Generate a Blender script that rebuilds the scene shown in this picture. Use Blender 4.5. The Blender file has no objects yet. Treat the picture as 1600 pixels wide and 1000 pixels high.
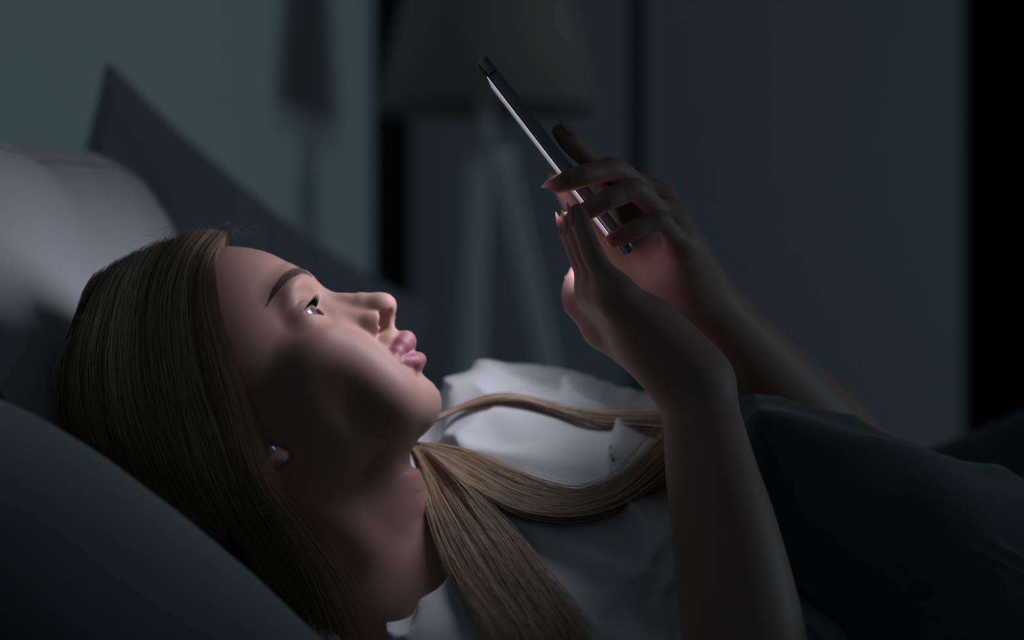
import bpy, bmesh, math, random
import numpy as np
from mathutils import Vector, Matrix

# ------------------------------------------------------------------ camera
FPX, CAM_D, Z0 = 2875.0, 1.25, 0.80          # focal length in pixels (1600 wide), distance to the face plane, axis height

def P(px, py, y=0.0):
    """pixel + distance behind the face plane -> world point"""
    s = (CAM_D + y) / FPX
    return np.array([(px - 800.0) * s, y, Z0 + (500.0 - py) * s])

scene = bpy.context.scene
COL = scene.collection
cam_d = bpy.data.cameras.new('camera')
cam_d.sensor_width = 36.0
cam_d.lens = FPX / 1600.0 * 36.0
cam_d.clip_start = 0.05
cam = bpy.data.objects.new('camera', cam_d)
cam.location = (0, -CAM_D, Z0)
cam.rotation_euler = (math.pi / 2, 0, 0)
COL.objects.link(cam)
scene.camera = cam
cam_d.dof.use_dof = True
cam_d.dof.focus_distance = CAM_D - 0.045
cam_d.dof.aperture_fstop = 2.5
cam_d.dof.aperture_blades = 9

# ------------------------------------------------------------------ light and exposure
W = bpy.data.worlds.new('night_room')
scene.world = W
W.use_nodes = True
bgn = W.node_tree.nodes['Background']
bgn.inputs[0].default_value = (0.64, 0.80, 0.92, 1)
bgn.inputs[1].default_value = 0.016

def area(name, loc, target, size, energy, color, size_y=None):
    d = bpy.data.lights.new(name, 'AREA')
    d.energy = energy; d.color = color
    d.shape = 'RECTANGLE'; d.size = size; d.size_y = size_y or size
    o = bpy.data.objects.new(name, d); COL.objects.link(o)
    o.location = loc
    o.rotation_euler = (Vector(target) - Vector(loc)).to_track_quat('-Z', 'Y').to_euler()
    return o
# moonlit window at the foot side of the room
area('window_moonlight', (3.2, 0.40, 1.20), (-0.35, 0.9, 0.95), 0.9, 8.3, (0.56, 0.85, 1.0), 0.9)

vs = scene.view_settings
vs.view_transform = 'Standard'; vs.look = 'None'; vs.exposure = 0.0; vs.gamma = 1.0
vs.use_curve_mapping = False

# ------------------------------------------------------------------ helpers
def link(o, parent=None):
    COL.objects.link(o)
    if parent is not None:
        o.parent = parent
    return o

def tag(o, label=None, cat=None, group=None, kind=None):
    if label: o['label'] = label
    if cat: o['category'] = cat
    if group: o['group'] = group
    if kind: o['kind'] = kind
    return o

def empty(name, loc=(0, 0, 0)):
    o = bpy.data.objects.new(name, None)
    o.empty_display_size = 0.05
    o.location = loc
    COL.objects.link(o)
    return o

def mesh_np(name, verts, faces, mat=None, parent=None, smooth=True):
    """verts (n,3) world positions, faces (m,3|4) int array or list of index tuples"""
    me = bpy.data.meshes.new(name)
    verts = np.asarray(verts, dtype=np.float32)
    if isinstance(faces, np.ndarray):
        n = faces.shape[1]
        me.vertices.add(len(verts))
        me.vertices.foreach_set('co', verts.ravel())
        me.loops.add(faces.size)
        me.loops.foreach_set('vertex_index', faces.astype(np.int32).ravel())
        me.polygons.add(len(faces))
        me.polygons.foreach_set('loop_start', np.arange(0, faces.size, n, dtype=np.int32))
        me.update(calc_edges=True)
        me.validate()
    else:
        me.from_pydata([tuple(map(float, v)) for v in verts], [], faces)
        me.update()
    if smooth:
        me.polygons.foreach_set('use_smooth', np.ones(len(me.polygons), dtype=bool))
    if mat: me.materials.append(mat)
    o = bpy.data.objects.new(name, me)
    if parent is not None:
        COL.objects.link(o)
        o.parent = parent
        o.matrix_parent_inverse = Matrix.Translation(-Vector(parent.location))
    else:
        COL.objects.link(o)
    return o

def bm_obj(name, bm, mat=None, parent=None, smooth=False):
    me = bpy.data.meshes.new(name)
    bmesh.ops.recalc_face_normals(bm, faces=bm.faces)
    bm.to_mesh(me); bm.free()
    if smooth:
        me.polygons.foreach_set('use_smooth', np.ones(len(me.polygons), dtype=bool))
    if mat: me.materials.append(mat)
    o = bpy.data.objects.new(name, me)
    COL.objects.link(o)
    if parent is not None:
        o.parent = parent
        o.matrix_parent_inverse = Matrix.Translation(-Vector(parent.location))
    return o

def add_box(bm, lo, hi, bevel=0.0, M=None):
    ret = bmesh.ops.create_cube(bm, size=1.0)
    vs_ = ret['verts']
    for v in vs_:
        v.co = Vector([lo[i] + (v.co[i] + 0.5) * (hi[i] - lo[i]) for i in range(3)])
    if bevel > 0:
        es = list({e for v in vs_ for e in v.link_edges})
        r = bmesh.ops.bevel(bm, geom=es, offset=bevel, segments=2, affect='EDGES', profile=0.5)
        vs_ = list({v for f in r['faces'] for v in f.verts} | {v for v in vs_ if v.is_valid})
    if M is not None:
        for v in vs_: v.co = M @ v.co
    return vs_

def catmull(pts, n):
    """smooth resample of control points (k,d) to n points"""
    p = np.asarray(pts, float)
    k = len(p)
    pp = np.vstack([2 * p[0] - p[1], p, 2 * p[-1] - p[-2]])
    t = np.linspace(0, k - 1, n)
    i = np.minimum(t.astype(int), k - 2)
    f = (t - i)[:, None]
    a, b, c, d = pp[i], pp[i + 1], pp[i + 2], pp[i + 3]
    return 0.5 * ((2 * b) + (-a + c) * f + (2 * a - 5 * b + 4 * c - d) * f ** 2 + (-a + 3 * b - 3 * c + d) * f ** 3)

# ------------------------------------------------------------------ materials
def mat_new(name):
    m = bpy.data.materials.new(name); m.use_nodes = True
    nt = m.node_tree
    b = nt.nodes['Principled BSDF']
    return m, nt, b

def noise_bump(nt, b, scale, strength, detail=3, dist=0.001, coord='Object', stretch=None):
    tc = nt.nodes.new('ShaderNodeTexCoord')
    nz = nt.nodes.new('ShaderNodeTexNoise'); nz.inputs['Scale'].default_value = scale; nz.inputs['Detail'].default_value = detail
    src = tc.outputs[coord]
    if stretch:
        mp = nt.nodes.new('ShaderNodeMapping'); mp.inputs['Scale'].default_value = stretch
        nt.links.new(src, mp.inputs[0]); src = mp.outputs[0]
    nt.links.new(src, nz.inputs['Vector'])
    bp = nt.nodes.new('ShaderNodeBump'); bp.inputs['Strength'].default_value = strength; bp.inputs['Distance'].default_value = dist
    nt.links.new(nz.outputs[0], bp.inputs['Height'])
    nt.links.new(bp.outputs[0], b.inputs['Normal'])
    return nz, bp

def simple_mat(name, col, rough=0.6, metal=0.0, bump=None, spec=0.5, var=0.0, var_scale=3.0):
    m, nt, b = mat_new(name)
    b.inputs['Base Color'].default_value = (*col, 1)
    b.inputs['Roughness'].default_value = rough
    b.inputs['Metallic'].default_value = metal
    b.inputs['Specular IOR Level'].default_value = spec
    if bump: noise_bump(nt, b, *bump)
    if var > 0:
        tc = nt.nodes.new('ShaderNodeTexCoord')
        nz = nt.nodes.new('ShaderNodeTexNoise'); nz.inputs['Scale'].default_value = var_scale; nz.inputs['Detail'].default_value = 5
        nt.links.new(tc.outputs['Object'], nz.inputs['Vector'])
        mx = nt.nodes.new('ShaderNodeMix'); mx.data_type = 'RGBA'
        mx.inputs[6].default_value = (*[c * (1 - var) for c in col], 1)
        mx.inputs[7].default_value = (*[min(1, c * (1 + var)) for c in col], 1)
        nt.links.new(nz.outputs[0], mx.inputs[0])
        nt.links.new(mx.outputs[2], b.inputs['Base Color'])
    return m

def fabric_mat(name, col, weave=900.0, strength=0.25, rough=0.9, sheen=0.2, var=0.08):
    m, nt, b = mat_new(name)
    b.inputs['Roughness'].default_value = rough
    b.inputs['Specular IOR Level'].default_value = 0.2
    b.inputs['Sheen Weight'].default_value = sheen
    tc = nt.nodes.new('ShaderNodeTexCoord')
    nz = nt.nodes.new('ShaderNodeTexNoise'); nz.inputs['Scale'].default_value = 9.0; nz.inputs['Detail'].default_value = 6
    nt.links.new(tc.outputs['Object'], nz.inputs['Vector'])
    mx = nt.nodes.new('ShaderNodeMix'); mx.data_type = 'RGBA'
    mx.inputs[6].default_value = (*[c * (1 - var) for c in col], 1)
    mx.inputs[7].default_value = (*[min(1, c * (1 + var)) for c in col], 1)
    nt.links.new(nz.outputs[0], mx.inputs[0])
    nt.links.new(mx.outputs[2], b.inputs['Base Color'])
    wz = nt.nodes.new('ShaderNodeTexNoise'); wz.inputs['Scale'].default_value = weave; wz.inputs['Detail'].default_value = 2
    nt.links.new(tc.outputs['Object'], wz.inputs['Vector'])
    bp = nt.nodes.new('ShaderNodeBump'); bp.inputs['Strength'].default_value = strength; bp.inputs['Distance'].default_value = 0.0006
    nt.links.new(wz.outputs[0], bp.inputs['Height'])
    nt.links.new(bp.outputs[0], b.inputs['Normal'])
    return m
# ------------------------------------------------------------------ distance-field modelling
def smin(a, b, k):
    if k <= 0: return np.minimum(a, b)
    h = np.maximum(k - np.abs(a - b), 0) / k
    return np.minimum(a, b) - h * h * k * 0.25

def smax(a, b, k):
    return -smin(-a, -b, k)

class Ell:
    """ellipsoid; ax: optional 3x3 with rows = its axes"""
    def __init__(s, c, r, ax=None):
        s.c = np.array(c, float); s.r = np.array(r, float); s.ax = None if ax is None else np.array(ax, float)
        s.bc, s.br = s.c, float(max(r))
    def __call__(s, p):
        q = p - s.c
        if s.ax is not None: q = q @ s.ax.T
        k0 = np.sqrt(((q / s.r) ** 2).sum(1)); k1 = np.sqrt(((q / (s.r ** 2)) ** 2).sum(1))
        return k0 * (k0 - 1) / np.maximum(k1, 1e-9)

class Cone:
    """tapered capsule"""
    def __init__(s, a, b, ra, rb):
        s.a = np.array(a, float); s.d = np.array(b, float) - s.a; s.ra = ra; s.rb = rb
        s.bc = s.a + s.d / 2; s.br = float(np.linalg.norm(s.d)) / 2 + max(ra, rb); s.dd = float(s.d @ s.d)
    def __call__(s, p):
        q = p - s.a
        t = np.clip((q @ s.d) / s.dd, 0, 1)
        return np.linalg.norm(q - t[:, None] * s.d, axis=1) - (s.ra + t * (s.rb - s.ra))

class Tube:
    """smooth tapered tube through control points"""
    def __init__(s, pts, radii, n=14):
        c = catmull(np.hstack([np.asarray(pts, float), np.asarray(radii, float)[:, None]]), n)
        s.p, s.r = c[:, :3], c[:, 3]
        s.bc = (s.p.max(0) + s.p.min(0)) / 2
        s.br = float((np.linalg.norm(s.p - s.bc, axis=1) + s.r).max())
    def __call__(s, p):
        c = s.bc
        q = p - c; v = s.p - c
        j = np.argmin((v * v).sum(1)[None] - 2 * (q @ v.T), axis=1)
        out = None
        for i in (np.maximum(j - 1, 0), np.minimum(j, len(v) - 2)):
            d = (v[1:] - v[:-1])[i]; w = q - v[i]
            t = (w * d).sum(1) / (d * d).sum(1)
            t = np.minimum(np.maximum(t, 0), 1)
            w = w - t[:, None] * d
            g = np.sqrt((w * w).sum(1)) - (s.r[i] + t * (s.r[i + 1] - s.r[i]))
            out = g if out is None else np.minimum(out, g)
        return out

class Fn:
    def __init__(s, fn, bc, br): s.fn, s.bc, s.br = fn, np.array(bc, float), br
    def __call__(s, p): return s.fn(p)

class Field:
    """a list of (op, prim, k) folded in order; far primitives are skipped per block"""
    def __init__(s, margin=1.2): s.items = []; s.margin = margin
    def add(s, prim, k=0.0): s.items.append(('u', prim, k)); return s
    def sub(s, prim, k=0.0): s.items.append(('s', prim, k)); return s
    def disp(s, prim): s.items.append(('d', prim, 0.0)); return s
    def __call__(s, p, bc=None, br=None, far=1e3):
        f = np.full(len(p), far)
        for op, pr, k in s.items:
            if bc is not None and np.linalg.norm(bc - pr.bc) - pr.br > br + k + s.margin: continue
            if op == 'u': f = smin(f, pr(p), k)
            elif op == 's': f = smax(f, -pr(p), k)
            else: f = f + pr(p)
        return f

_NT = np.random.default_rng(21).random((32, 32, 32)) * 2 - 1
def vnoise(p):
    """smooth value noise, about -1..1"""
    i = np.floor(p).astype(int); f = p - i; f = f * f * (3 - 2 * f)
    r = 0
    for a in (0, 1):
        wa = f[:, 0] if a else 1 - f[:, 0]
        for b in (0, 1):
            wb = f[:, 1] if b else 1 - f[:, 1]
            for c in (0, 1):
                wc = f[:, 2] if c else 1 - f[:, 2]
                r = r + wa * wb * wc * _NT[(i[:, 0] + a) % 32, (i[:, 1] + b) % 32, (i[:, 2] + c) % 32]
    return r

def surface_nets(fn, xs, ys, zs, B=16):
    """fn(points, block_centre, block_radius) -> distance; returns verts and quads of the zero surface"""
    nx, ny, nz = len(xs) - 1, len(ys) - 1, len(zs) - 1
    bx, by, bz = [np.arange(0, n, B) for n in (nx, ny, nz)]
    def mid(s, b, n): e = np.minimum(b + B, n); return (s[b] + s[e]) / 2, (s[e] - s[b]) / 2
    (mx, rx), (my, ry), (mz, rz) = mid(xs, bx, nx), mid(ys, by, ny), mid(zs, bz, nz)
    C = np.stack(np.meshgrid(mx, my, mz, indexing='ij'), -1).reshape(-1, 3)
    R = np.sqrt((np.stack(np.meshgrid(rx, ry, rz, indexing='ij'), -1) ** 2).sum(-1)).ravel()
    I = np.stack(np.meshgrid(bx, by, bz, indexing='ij'), -1).reshape(-1, 3)
    f = np.concatenate([fn(C[i:i + 20000], None, None) for i in range(0, len(C), 20000)])
    act = np.where(np.abs(f) < 1.2 * R + 0.003)[0]
    keys, pos, quads = [], [], []
    corner = np.array([[i, j, k] for i in (0, 1) for j in (0, 1) for k in (0, 1)])
    edges = [(a, b) for a in range(8) for b in range(a + 1, 8) if np.abs(corner[a] - corner[b]).sum() == 1]
    cid = lambda i, j, k: (i.astype(np.int64) * (ny + 1) + j) * (nz + 1) + k
    for q in act:
        i0, j0, k0 = I[q]
        # one extra layer below so that edges on the block's lower faces find their sign
        X, Y, Z = xs[i0:i0 + B + 1], ys[j0:j0 + B + 1], zs[k0:k0 + B + 1]
        if min(len(X), len(Y), len(Z)) < 2: continue
        p = np.stack(np.meshgrid(X, Y, Z, indexing='ij'), -1)
        sh = p.shape[:3]
        v = fn(p.reshape(-1, 3), C[q], R[q]).reshape(sh)
        s = v < 0
        if s.all() or not s.any(): continue
        n = [a - 1 for a in sh]
        vals = [v[c[0]:c[0] + n[0], c[1]:c[1] + n[1], c[2]:c[2] + n[2]] for c in corner]
        sg = [x < 0 for x in vals]
        cnt = sum(x.astype(np.int8) for x in sg)
        m = (cnt > 0) & (cnt < 8)
        ii, jj, kk = np.nonzero(m)
        if len(ii):
            V = np.stack([x[m] for x in vals], 1)
            acc = np.zeros((len(ii), 3)); w = np.zeros(len(ii))
            for a, b in edges:
                va, vb = V[:, a], V[:, b]
                c = (va < 0) != (vb < 0)
                t = np.where(c, va / np.where(c, va - vb, 1), 0)
                pt = corner[a] + t[:, None] * (corner[b] - corner[a])
                acc += np.where(c[:, None], pt, 0); w += c
            fr = acc / w[:, None]
            gi = np.stack([ii + i0, jj + j0, kk + k0], 1)
            pw = np.stack([S[gi[:, d]] + fr[:, d] * (S[gi[:, d] + 1] - S[gi[:, d]]) for d, S in enumerate((xs, ys, zs))], 1)
            e_ = 0.0003                                       # one Newton step onto the surface
            f0 = fn(pw, C[q], R[q])
            gr = np.stack([(fn(pw + e_ * np.eye(3)[d], C[q], R[q]) - f0) / e_ for d in range(3)], 1)
            st = -(f0 / np.maximum((gr * gr).sum(1), .25))[:, None] * gr
            ln = np.linalg.norm(st, axis=1, keepdims=True); mx_ = 0.6 * min(X[1] - X[0], Y[1] - Y[0], Z[1] - Z[0])
            pw = pw + st * np.minimum(1, mx_ / np.maximum(ln, 1e-12))
            keys.append(cid(gi[:, 0], gi[:, 1], gi[:, 2])); pos.append(pw)
        for d in range(3):                                    # edges along axis d owned by this block
            sl0 = [slice(0, n[0]), slice(0, n[1]), slice(0, n[2])]
            sl1 = list(sl0); sl1[d] = slice(1, n[d] + 1)
            a, b = s[tuple(sl0)], s[tuple(sl1)]
            ei = np.nonzero(a != b)
            if not len(ei[0]): continue
            g = [ei[0] + i0, ei[1] + j0, ei[2] + k0]
            u, w_ = (d + 1) % 3, (d + 2) % 3
            def cell(du, dw):
                h = [x.copy() for x in g]; h[u] = h[u] - du; h[w_] = h[w_] - dw
                return cid(*h), (h[u] >= 0) & (h[w_] >= 0)
            cs = [cell(1, 1), cell(0, 1), cell(0, 0), cell(1, 0)]
            ok = np.all([c[1] for c in cs], 0)
            Q = np.stack([c[0] for c in cs], 1)
            flip = ~a[ei]
            Q[flip] = Q[flip][:, ::-1]
            quads.append(Q[ok])
    keys = np.concatenate(keys); pos = np.concatenate(pos); quads = np.concatenate(quads)
    o = np.argsort(keys); keys, pos = keys[o], pos[o]
    ix = np.minimum(np.searchsorted(keys, quads), len(keys) - 1)
    good = (keys[ix] == quads).all(1)
    return pos, ix[good]

def graded(lo, hi, flo, fhi, fine, coarse):
    """grid lines: fine spacing in [flo,fhi], coarse outside"""
    mid = np.arange(flo, fhi, fine)
    def out(start, end, sgn):
        r, x, h = [], start, fine
        while (end - x) * sgn > 0:
            h = min(h * 1.12, coarse); x += sgn * h; r.append(x)
        return r
    return np.array(out(flo, lo, -1)[::-1] + list(mid) + out(mid[-1], hi, 1))
# ------------------------------------------------------------------ the person: head
# head frame in centimetres: a = out of the face, b = towards the crown, c = towards her right ear (the camera side)
HO = P(470, 600, 0.0)
HA, HB, HC = np.array([.555, 0, .832]), np.array([-.832, 0, .555]), np.array([0, -1.0, 0])
HA /= np.linalg.norm(HA); HB /= np.linalg.norm(HB)
HR = np.stack([HA, HB, HC])
def to_head(p): return (p - HO) @ HR.T * 100.0
def from_head(q): return HO + (np.asarray(q, float) / 100.0) @ HR

EYE = np.array([3.70, 2.12, 3.1]); EYE_R = 1.20
def lid_lines(c):
    t = np.clip((c - 3.02) / 1.38, -1.15, 1.15)
    m = 1.60 + 0.25 * t + 0.20 * t * t
    w = np.maximum(1 - t * t, 0)
    return m + 0.38 * w ** 0.7, m - 0.42 * w ** 0.62, t

def eye_open(p):
    bu, bl, t = lid_lines(p[:, 2])
    d = np.maximum(p[:, 1] - bu, bl - p[:, 1])
    d = np.maximum(d, np.linalg.norm(p - EYE, axis=1) - 1.75)
    d = np.maximum(d, 3.25 - p[:, 0])
    return np.maximum(d, (np.abs(t) - 1.0) * 1.2)

def crease(p):
    bu, bl, t = lid_lines(p[:, 2])
    r = np.linalg.norm(p - EYE, axis=1)
    g = np.exp(-((p[:, 1] - (bu + 0.66 + .05 * np.clip(t, -1, 1))) / 0.09) ** 2) * np.exp(-((r - 1.42) / 0.35) ** 2)
    g2 = np.exp(-((p[:, 1] - (bl - 0.42)) / 0.10) ** 2) * np.exp(-((r - 1.42) / 0.35) ** 2)
    e = np.clip(1.25 - np.abs(t), 0, 1) * (p[:, 0] > 3.0)
    return (0.12 * g + 0.03 * g2) * np.minimum(e * 2, 1)

head = Field()
head.add(Ell((-2.8, 5.2, 0), (9.2, 8.0, 7.1)))                       # cranium
head.add(Ell((-1.4, -0.6, 0), (7.0, 7.0, 6.0)), 1.6)                 # mid face
head.add(Ell((1.6, 0.1, 3.85), (2.7, 1.6, 1.75)), 1.6)                 # cheek bone
head.add(Ell((2.6, -2.6, 2.7), (2.4, 2.9, 2.25)), 1.6)
head.add(Ell((-1.6, -2.4, 3.8), (2.8, 3.3, 1.5)), 1.6)                  # cheek
head.add(Ell((3.15, -4.6, 0), (2.95, 2.2, 2.4)), 1.0)                 # mouth mound
head.add(Cone((-2.9, -3.2, 3.75), (2.7, -7.2, 1.25), 1.5, 1.45), 1.8)  # jaw
head.add(Ell((2.2, -5.1, 2.7), (2.3, 2.6, 1.95)), 1.5)               # side of the mouth
head.add(Ell((3.25, -7.55, 0), (1.7, 1.5, 1.7)), 1.0)                # chin
head.add(Ell((0.2, -6.6, 0), (3.4, 2.15, 3.2)), 1.2)                 # under the chin
head.add(Ell((4.75, 3.75, 2.3), (1.3, 0.75, 2.0)), 1.5)              # brow
head.sub(Ell((5.75, 1.7, 3.3), (1.25, 1.0, 1.45)), 1.2)            # eye socket
# nose
head.add(Cone((5.55, 1.9, 0), (7.25, -1.3, 0), 0.72, 0.80), 0.9)
head.add(Cone((4.7, 0.9, 0.55), (5.9, -1.5, 0.8), 0.85, 0.85), 0.8)
head.add(Ell((7.42, -1.72, 0), (1.0, 0.95, 0.98)), 0.5)              # tip
head.add(Ell((6.0, -1.70, 1.20), (1.0, 0.74, 0.55), [[.93, -.36, 0], [.36, .93, 0], [0, 0, 1]]), 0.26)   # wing
head.add(Cone((7.35, -2.35, 0), (6.3, -3.0, 0), 0.42, 0.42), 0.35)   # columella
head.add(Ell((5.4, -3.35, 0), (1.15, 0.85, 1.3)), 0.45)              # base of the nose
head.sub(Cone((7.45, -2.42, 0.75), (6.5, -2.32, 1.3), 0.17, 0.24), 0.24)    # nostril
head.sub(Ell((6.85, -2.2, 0.95), (.60, .34, .50)), 0.12)
head.sub(Ell((6.75, -1.85, 0.72), (.48, .60, .30)), 0.08)
head.sub(Cone((6.75, -2.5, 0.76), (6.4, -1.4, 0.65), 0.25, 0.14), 0.12)
head.add(Ell((6.6, -2.35, 0), (1.2, 0.9, 0.30)), 0.10)              # septum
# lips
lipU = Field()
for A_, B_, ra, rb in (((6.32, -4.35, .10), (5.98, -4.30, .80), .68, .56), ((5.98, -4.30, .80), (5.44, -4.30, 1.45), .56, .43), ((5.44, -4.30, 1.45), (5.00, -4.46, 2.0), .43, .28), ((5.00, -4.46, 2.0), (4.74, -4.58, 2.40), .28, .12)):
    lipU.add(Cone(A_, B_, ra, rb), 0.12)
lipL = Field()
for A_, B_, ra, rb in (((5.60, -5.75, 0), (5.46, -5.58, .70), .63, .55), ((5.46, -5.58, .70), (5.20, -5.08, 1.42), .55, .42), ((5.20, -5.08, 1.42), (4.92, -4.78, 2.02), .42, .25), ((4.92, -4.78, 2.02), (4.70, -4.66, 2.40), .25, .10)):
    lipL.add(Cone(A_, B_, ra, rb), 0.12)
head.add(Fn(lambda p: lipU(p), (5.8, -4.5, 1.1), 2.2), 0.30)
head.sub(Cone((6.7, -5.16, 0.0), (4.75, -4.68, 2.42), 0.07, 0.05), 0.25)
head.add(Fn(lambda p: lipL(p), (5.2, -5.4, 1.1), 2.2), 0.16)
head.sub(Cone((5.75, -6.72, 0.0), (5.1, -6.55, 1.2), 0.42, 0.25), 0.7)       # dip below the lip
head.sub(Cone((7.15, -3.35, 0.0), (7.2, -3.85, 0.0), 0.16, 0.16), 0.4)       # philtrum
# lids
head.add(Ell(EYE, (1.37, 1.37, 1.37)), 1.0)
head.disp(Fn(crease, EYE, 1.9))
head.sub(Fn(eye_open, EYE, 1.75), 0.07)
# ear
EA = np.array([-5.4, 0.5, 6.6])
ax = np.array([[.80, .25, -.55], [-.30, .953, 0], [.52, .165, .84]]); ax /= np.linalg.norm(ax, axis=1)[:, None]
ear = Field()
ear.add(Ell((0, 0.3, 0), (1.75, 2.7, .42)))
ear.add(Ell((0.75, -2.35, 0.05), (.80, .95, .38)), .5)
ear.sub(Ell((0.45, -0.45, .65), (.95, 1.35, .55)), .35)
ear.sub(Ell((-.15, 1.4, .62), (.95, .75, .42)), .3)
ear.add(Ell((1.30, -0.75, .30), (.32, .55, .35)), .25)
head.add(Fn(lambda p: ear((p - EA) @ ax.T), EA, 3.6), 0.35)
# neck
head.add(Cone((-4.3, -3.6, 0), (-10.7, -13.9, 0), 4.45, 4.9), 1.3)
head.add(Cone((-2.3, -7.6, 0), (-6.7, -12.6, 0), 2.7, 3.1), 1.3)
head.add(Cone((-5.6, -1.5, 4.6), (-7.4, -15.2, 1.5), 1.1, 1.2), 1.6)         # neck muscle

PROFILE = [(329,387),(352,385),(375,386),(394,388.5),(413,393),(439.5,404.6),(462,416),(481,427),(496.5,439.5),(508,450),(523,457),(546,458),(569,457),(582,457),(595,457),(610,461),(618,469),(619.6,480.5),(617,496),(615,507),(621,514),(631,515.5),(641,518),(648,525),(649.6,535.6),(648,546),(654,549),(664,557),(666,565),(663,571),(661,577),(662,585),(671,595),(683,608),(689.5,627),(688,644),(681,659),(667,674),(652,689),(641,712),(660,750),(670,780),(677,820),(690,865)]
PROF = np.array([[.555 * (x - 470) / 23 + .832 * (600 - y) / 23, -.832 * (x - 470) / 23 + .555 * (600 - y) / 23, 0] for x, y in PROFILE])
PERR = head(PROF)
PWID = np.array([3.0 if 0 <= i < 9 else 0.8 if 9 <= i < 21 else 1.2 if i < 32 else 2.2 for i in range(len(PROF))])

def head_field(p, bc=None, br=None):
    q = to_head(p)
    q[:, 2] = np.abs(q[:, 2])
    if bc is not None:
        c = to_head(bc[None])[0]; c[2] = abs(c[2])
        f = head(q, c, br * 100)
        if np.linalg.norm(PROF[:, :2] - c[:2], axis=1).min() > br * 100 + 1.6 or c[2] > 6 + br * 100:
            return f / 100
    else:
        f = head(q)
    n = np.abs(f) < 1.2
    if n.any():
        qn = q[n]
        d2 = ((qn[:, None, :2] - PROF[None, :, :2]) ** 2).sum(2)
        w = np.exp(-d2 / 0.22) + 1e-9
        lat = np.exp(-(qn[:, 2:3] / PWID) ** 2)
        e = (w * PERR * lat).sum(1) / w.sum(1) * np.exp(-np.maximum(d2.min(1) - 0.3, 0) / 1.0)
        f[n] -= e * np.clip((1.2 - np.abs(f[n])) / 0.4, 0, 1)
    return f / 100
# ------------------------------------------------------------------ the person: arms, hands and torso (metres)
body = Field(margin=0.025)

class Hand(Field):
    """a palm with fingers: every finger blends into the palm but stays apart from its neighbours"""
    def __init__(s): super().__init__(0.025); s.fingers = []
    def __call__(s, p, bc=None, br=None, far=1.0):
        palm = super().__call__(p, bc, br, far)
        f = palm
        for t, k in s.fingers:
            if bc is not None and np.linalg.norm(bc - t.bc) - t.br > br + k + s.margin: continue
            f = np.minimum(f, smin(palm, t(p), k))
        return f
FINGERS = []          # (tip, direction, dorsal normal, radius) for the nails

def chain(f, pts, radii, k=0.008):
    f.add(Tube(pts, radii, 100), k)

def unit(v): return v / np.linalg.norm(v)

def finger(f, pts, r, dorsal, nail=(0.0052, 0.013), root=0.010):
    """pts: knuckle, two joints, tip; dorsal: rough direction the nail faces"""
    pts = [np.array(p) for p in pts]
    ctl, rad = [pts[0]], [r * 1.18]
    shape = [(1.0, 0.93), (0.96, 0.88), (0.86, 0.80)] if len(pts) == 4 else [(1.02, 0.95), (0.92, 0.86)]
    for i in range(len(pts) - 1):
        a, b = pts[i], pts[i + 1]
        last = i == len(pts) - 2
        ctl += [a + (b - a) * .45, b - unit(b - a) * (r * .25 if not last else 0)]
        rad += [r * shape[i][1] * (1.03 if last else 1.0), r * (.60 if last else shape[i + 1][0] if i + 1 < len(shape) else .9)]
    f.fingers.append((Tube(ctl, rad, 19), root))
    rr = rad
    d = unit(pts[-1] - pts[-2]); n = unit(dorsal - (dorsal @ d) * d)
    FINGERS.append((pts[-1], d, n, rr[-1], nail))

DY = .030                                          # how far the hands sit behind the plane of the cheek
def PH(x, y, d): return P(x, y, d + DY)
def PR(x, y, d): return P(x, y, d + DY + .014)
# --- her right arm and hand (camera side): pinky edge towards the camera, palm towards the phone screen
yR = -0.112
rw = PR(1090, 606, yR)
chain(body, [P(1186, 1180, yR), P(1163, 1000, yR), P(1134, 840, yR + .010), P(1110, 730, yR + .022), rw],
      [.041, .0385, .0335, .0285, .0222], 0.02)
handR = Hand()
R_mcp = [PR(962, 462, -.124), PR(945, 452, -.106), PR(934, 452, -.087), PR(934, 462, -.068)]     # pinky .. index
for m, r in zip(R_mcp, (.0125, .0135, .014, .0135)):
    handR.add(Cone(PR(1070, 582, -.112 + (m[1] - DY - .014 + .10) * .45), m, .0165, r), 0.016)
handR.add(Cone(rw, PR(1020, 528, -.105), .0205, .020), 0.02)
toface = np.array([-.85, -.15, -.35])
finger(handR, [R_mcp[0], PR(926, 398, -.122), PR(909, 354, -.116), PR(902.5, 329, -.111)], .0078, np.array([-.97, -.12, .1]), (.0042, .011))
finger(handR, [R_mcp[1], PR(913, 392, -.104), PR(899, 360, -.097), PR(895, 341, -.094)], .0082, toface, (.0045, .011))
finger(handR, [R_mcp[2], PR(904, 394, -.086), PR(891, 362, -.080), PR(886, 343, -.076)], .0084, toface, (.0048, .011))
finger(handR, [R_mcp[3], PR(907, 404, -.066), PR(897, 372, -.060), PR(897, 348, -.058)], .0082, toface, (.0047, .010))
# thumb
handR.add(Cone(PR(1040, 572, -.085), PR(945, 512, -.062), .0165, .0135), 0.015)
finger(handR, [PR(945, 512, -.062), PR(898, 470, -.052), PR(902, 428, -.036)], .0105, np.array([-.3, .9, .2]), (.0055, .009))

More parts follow.
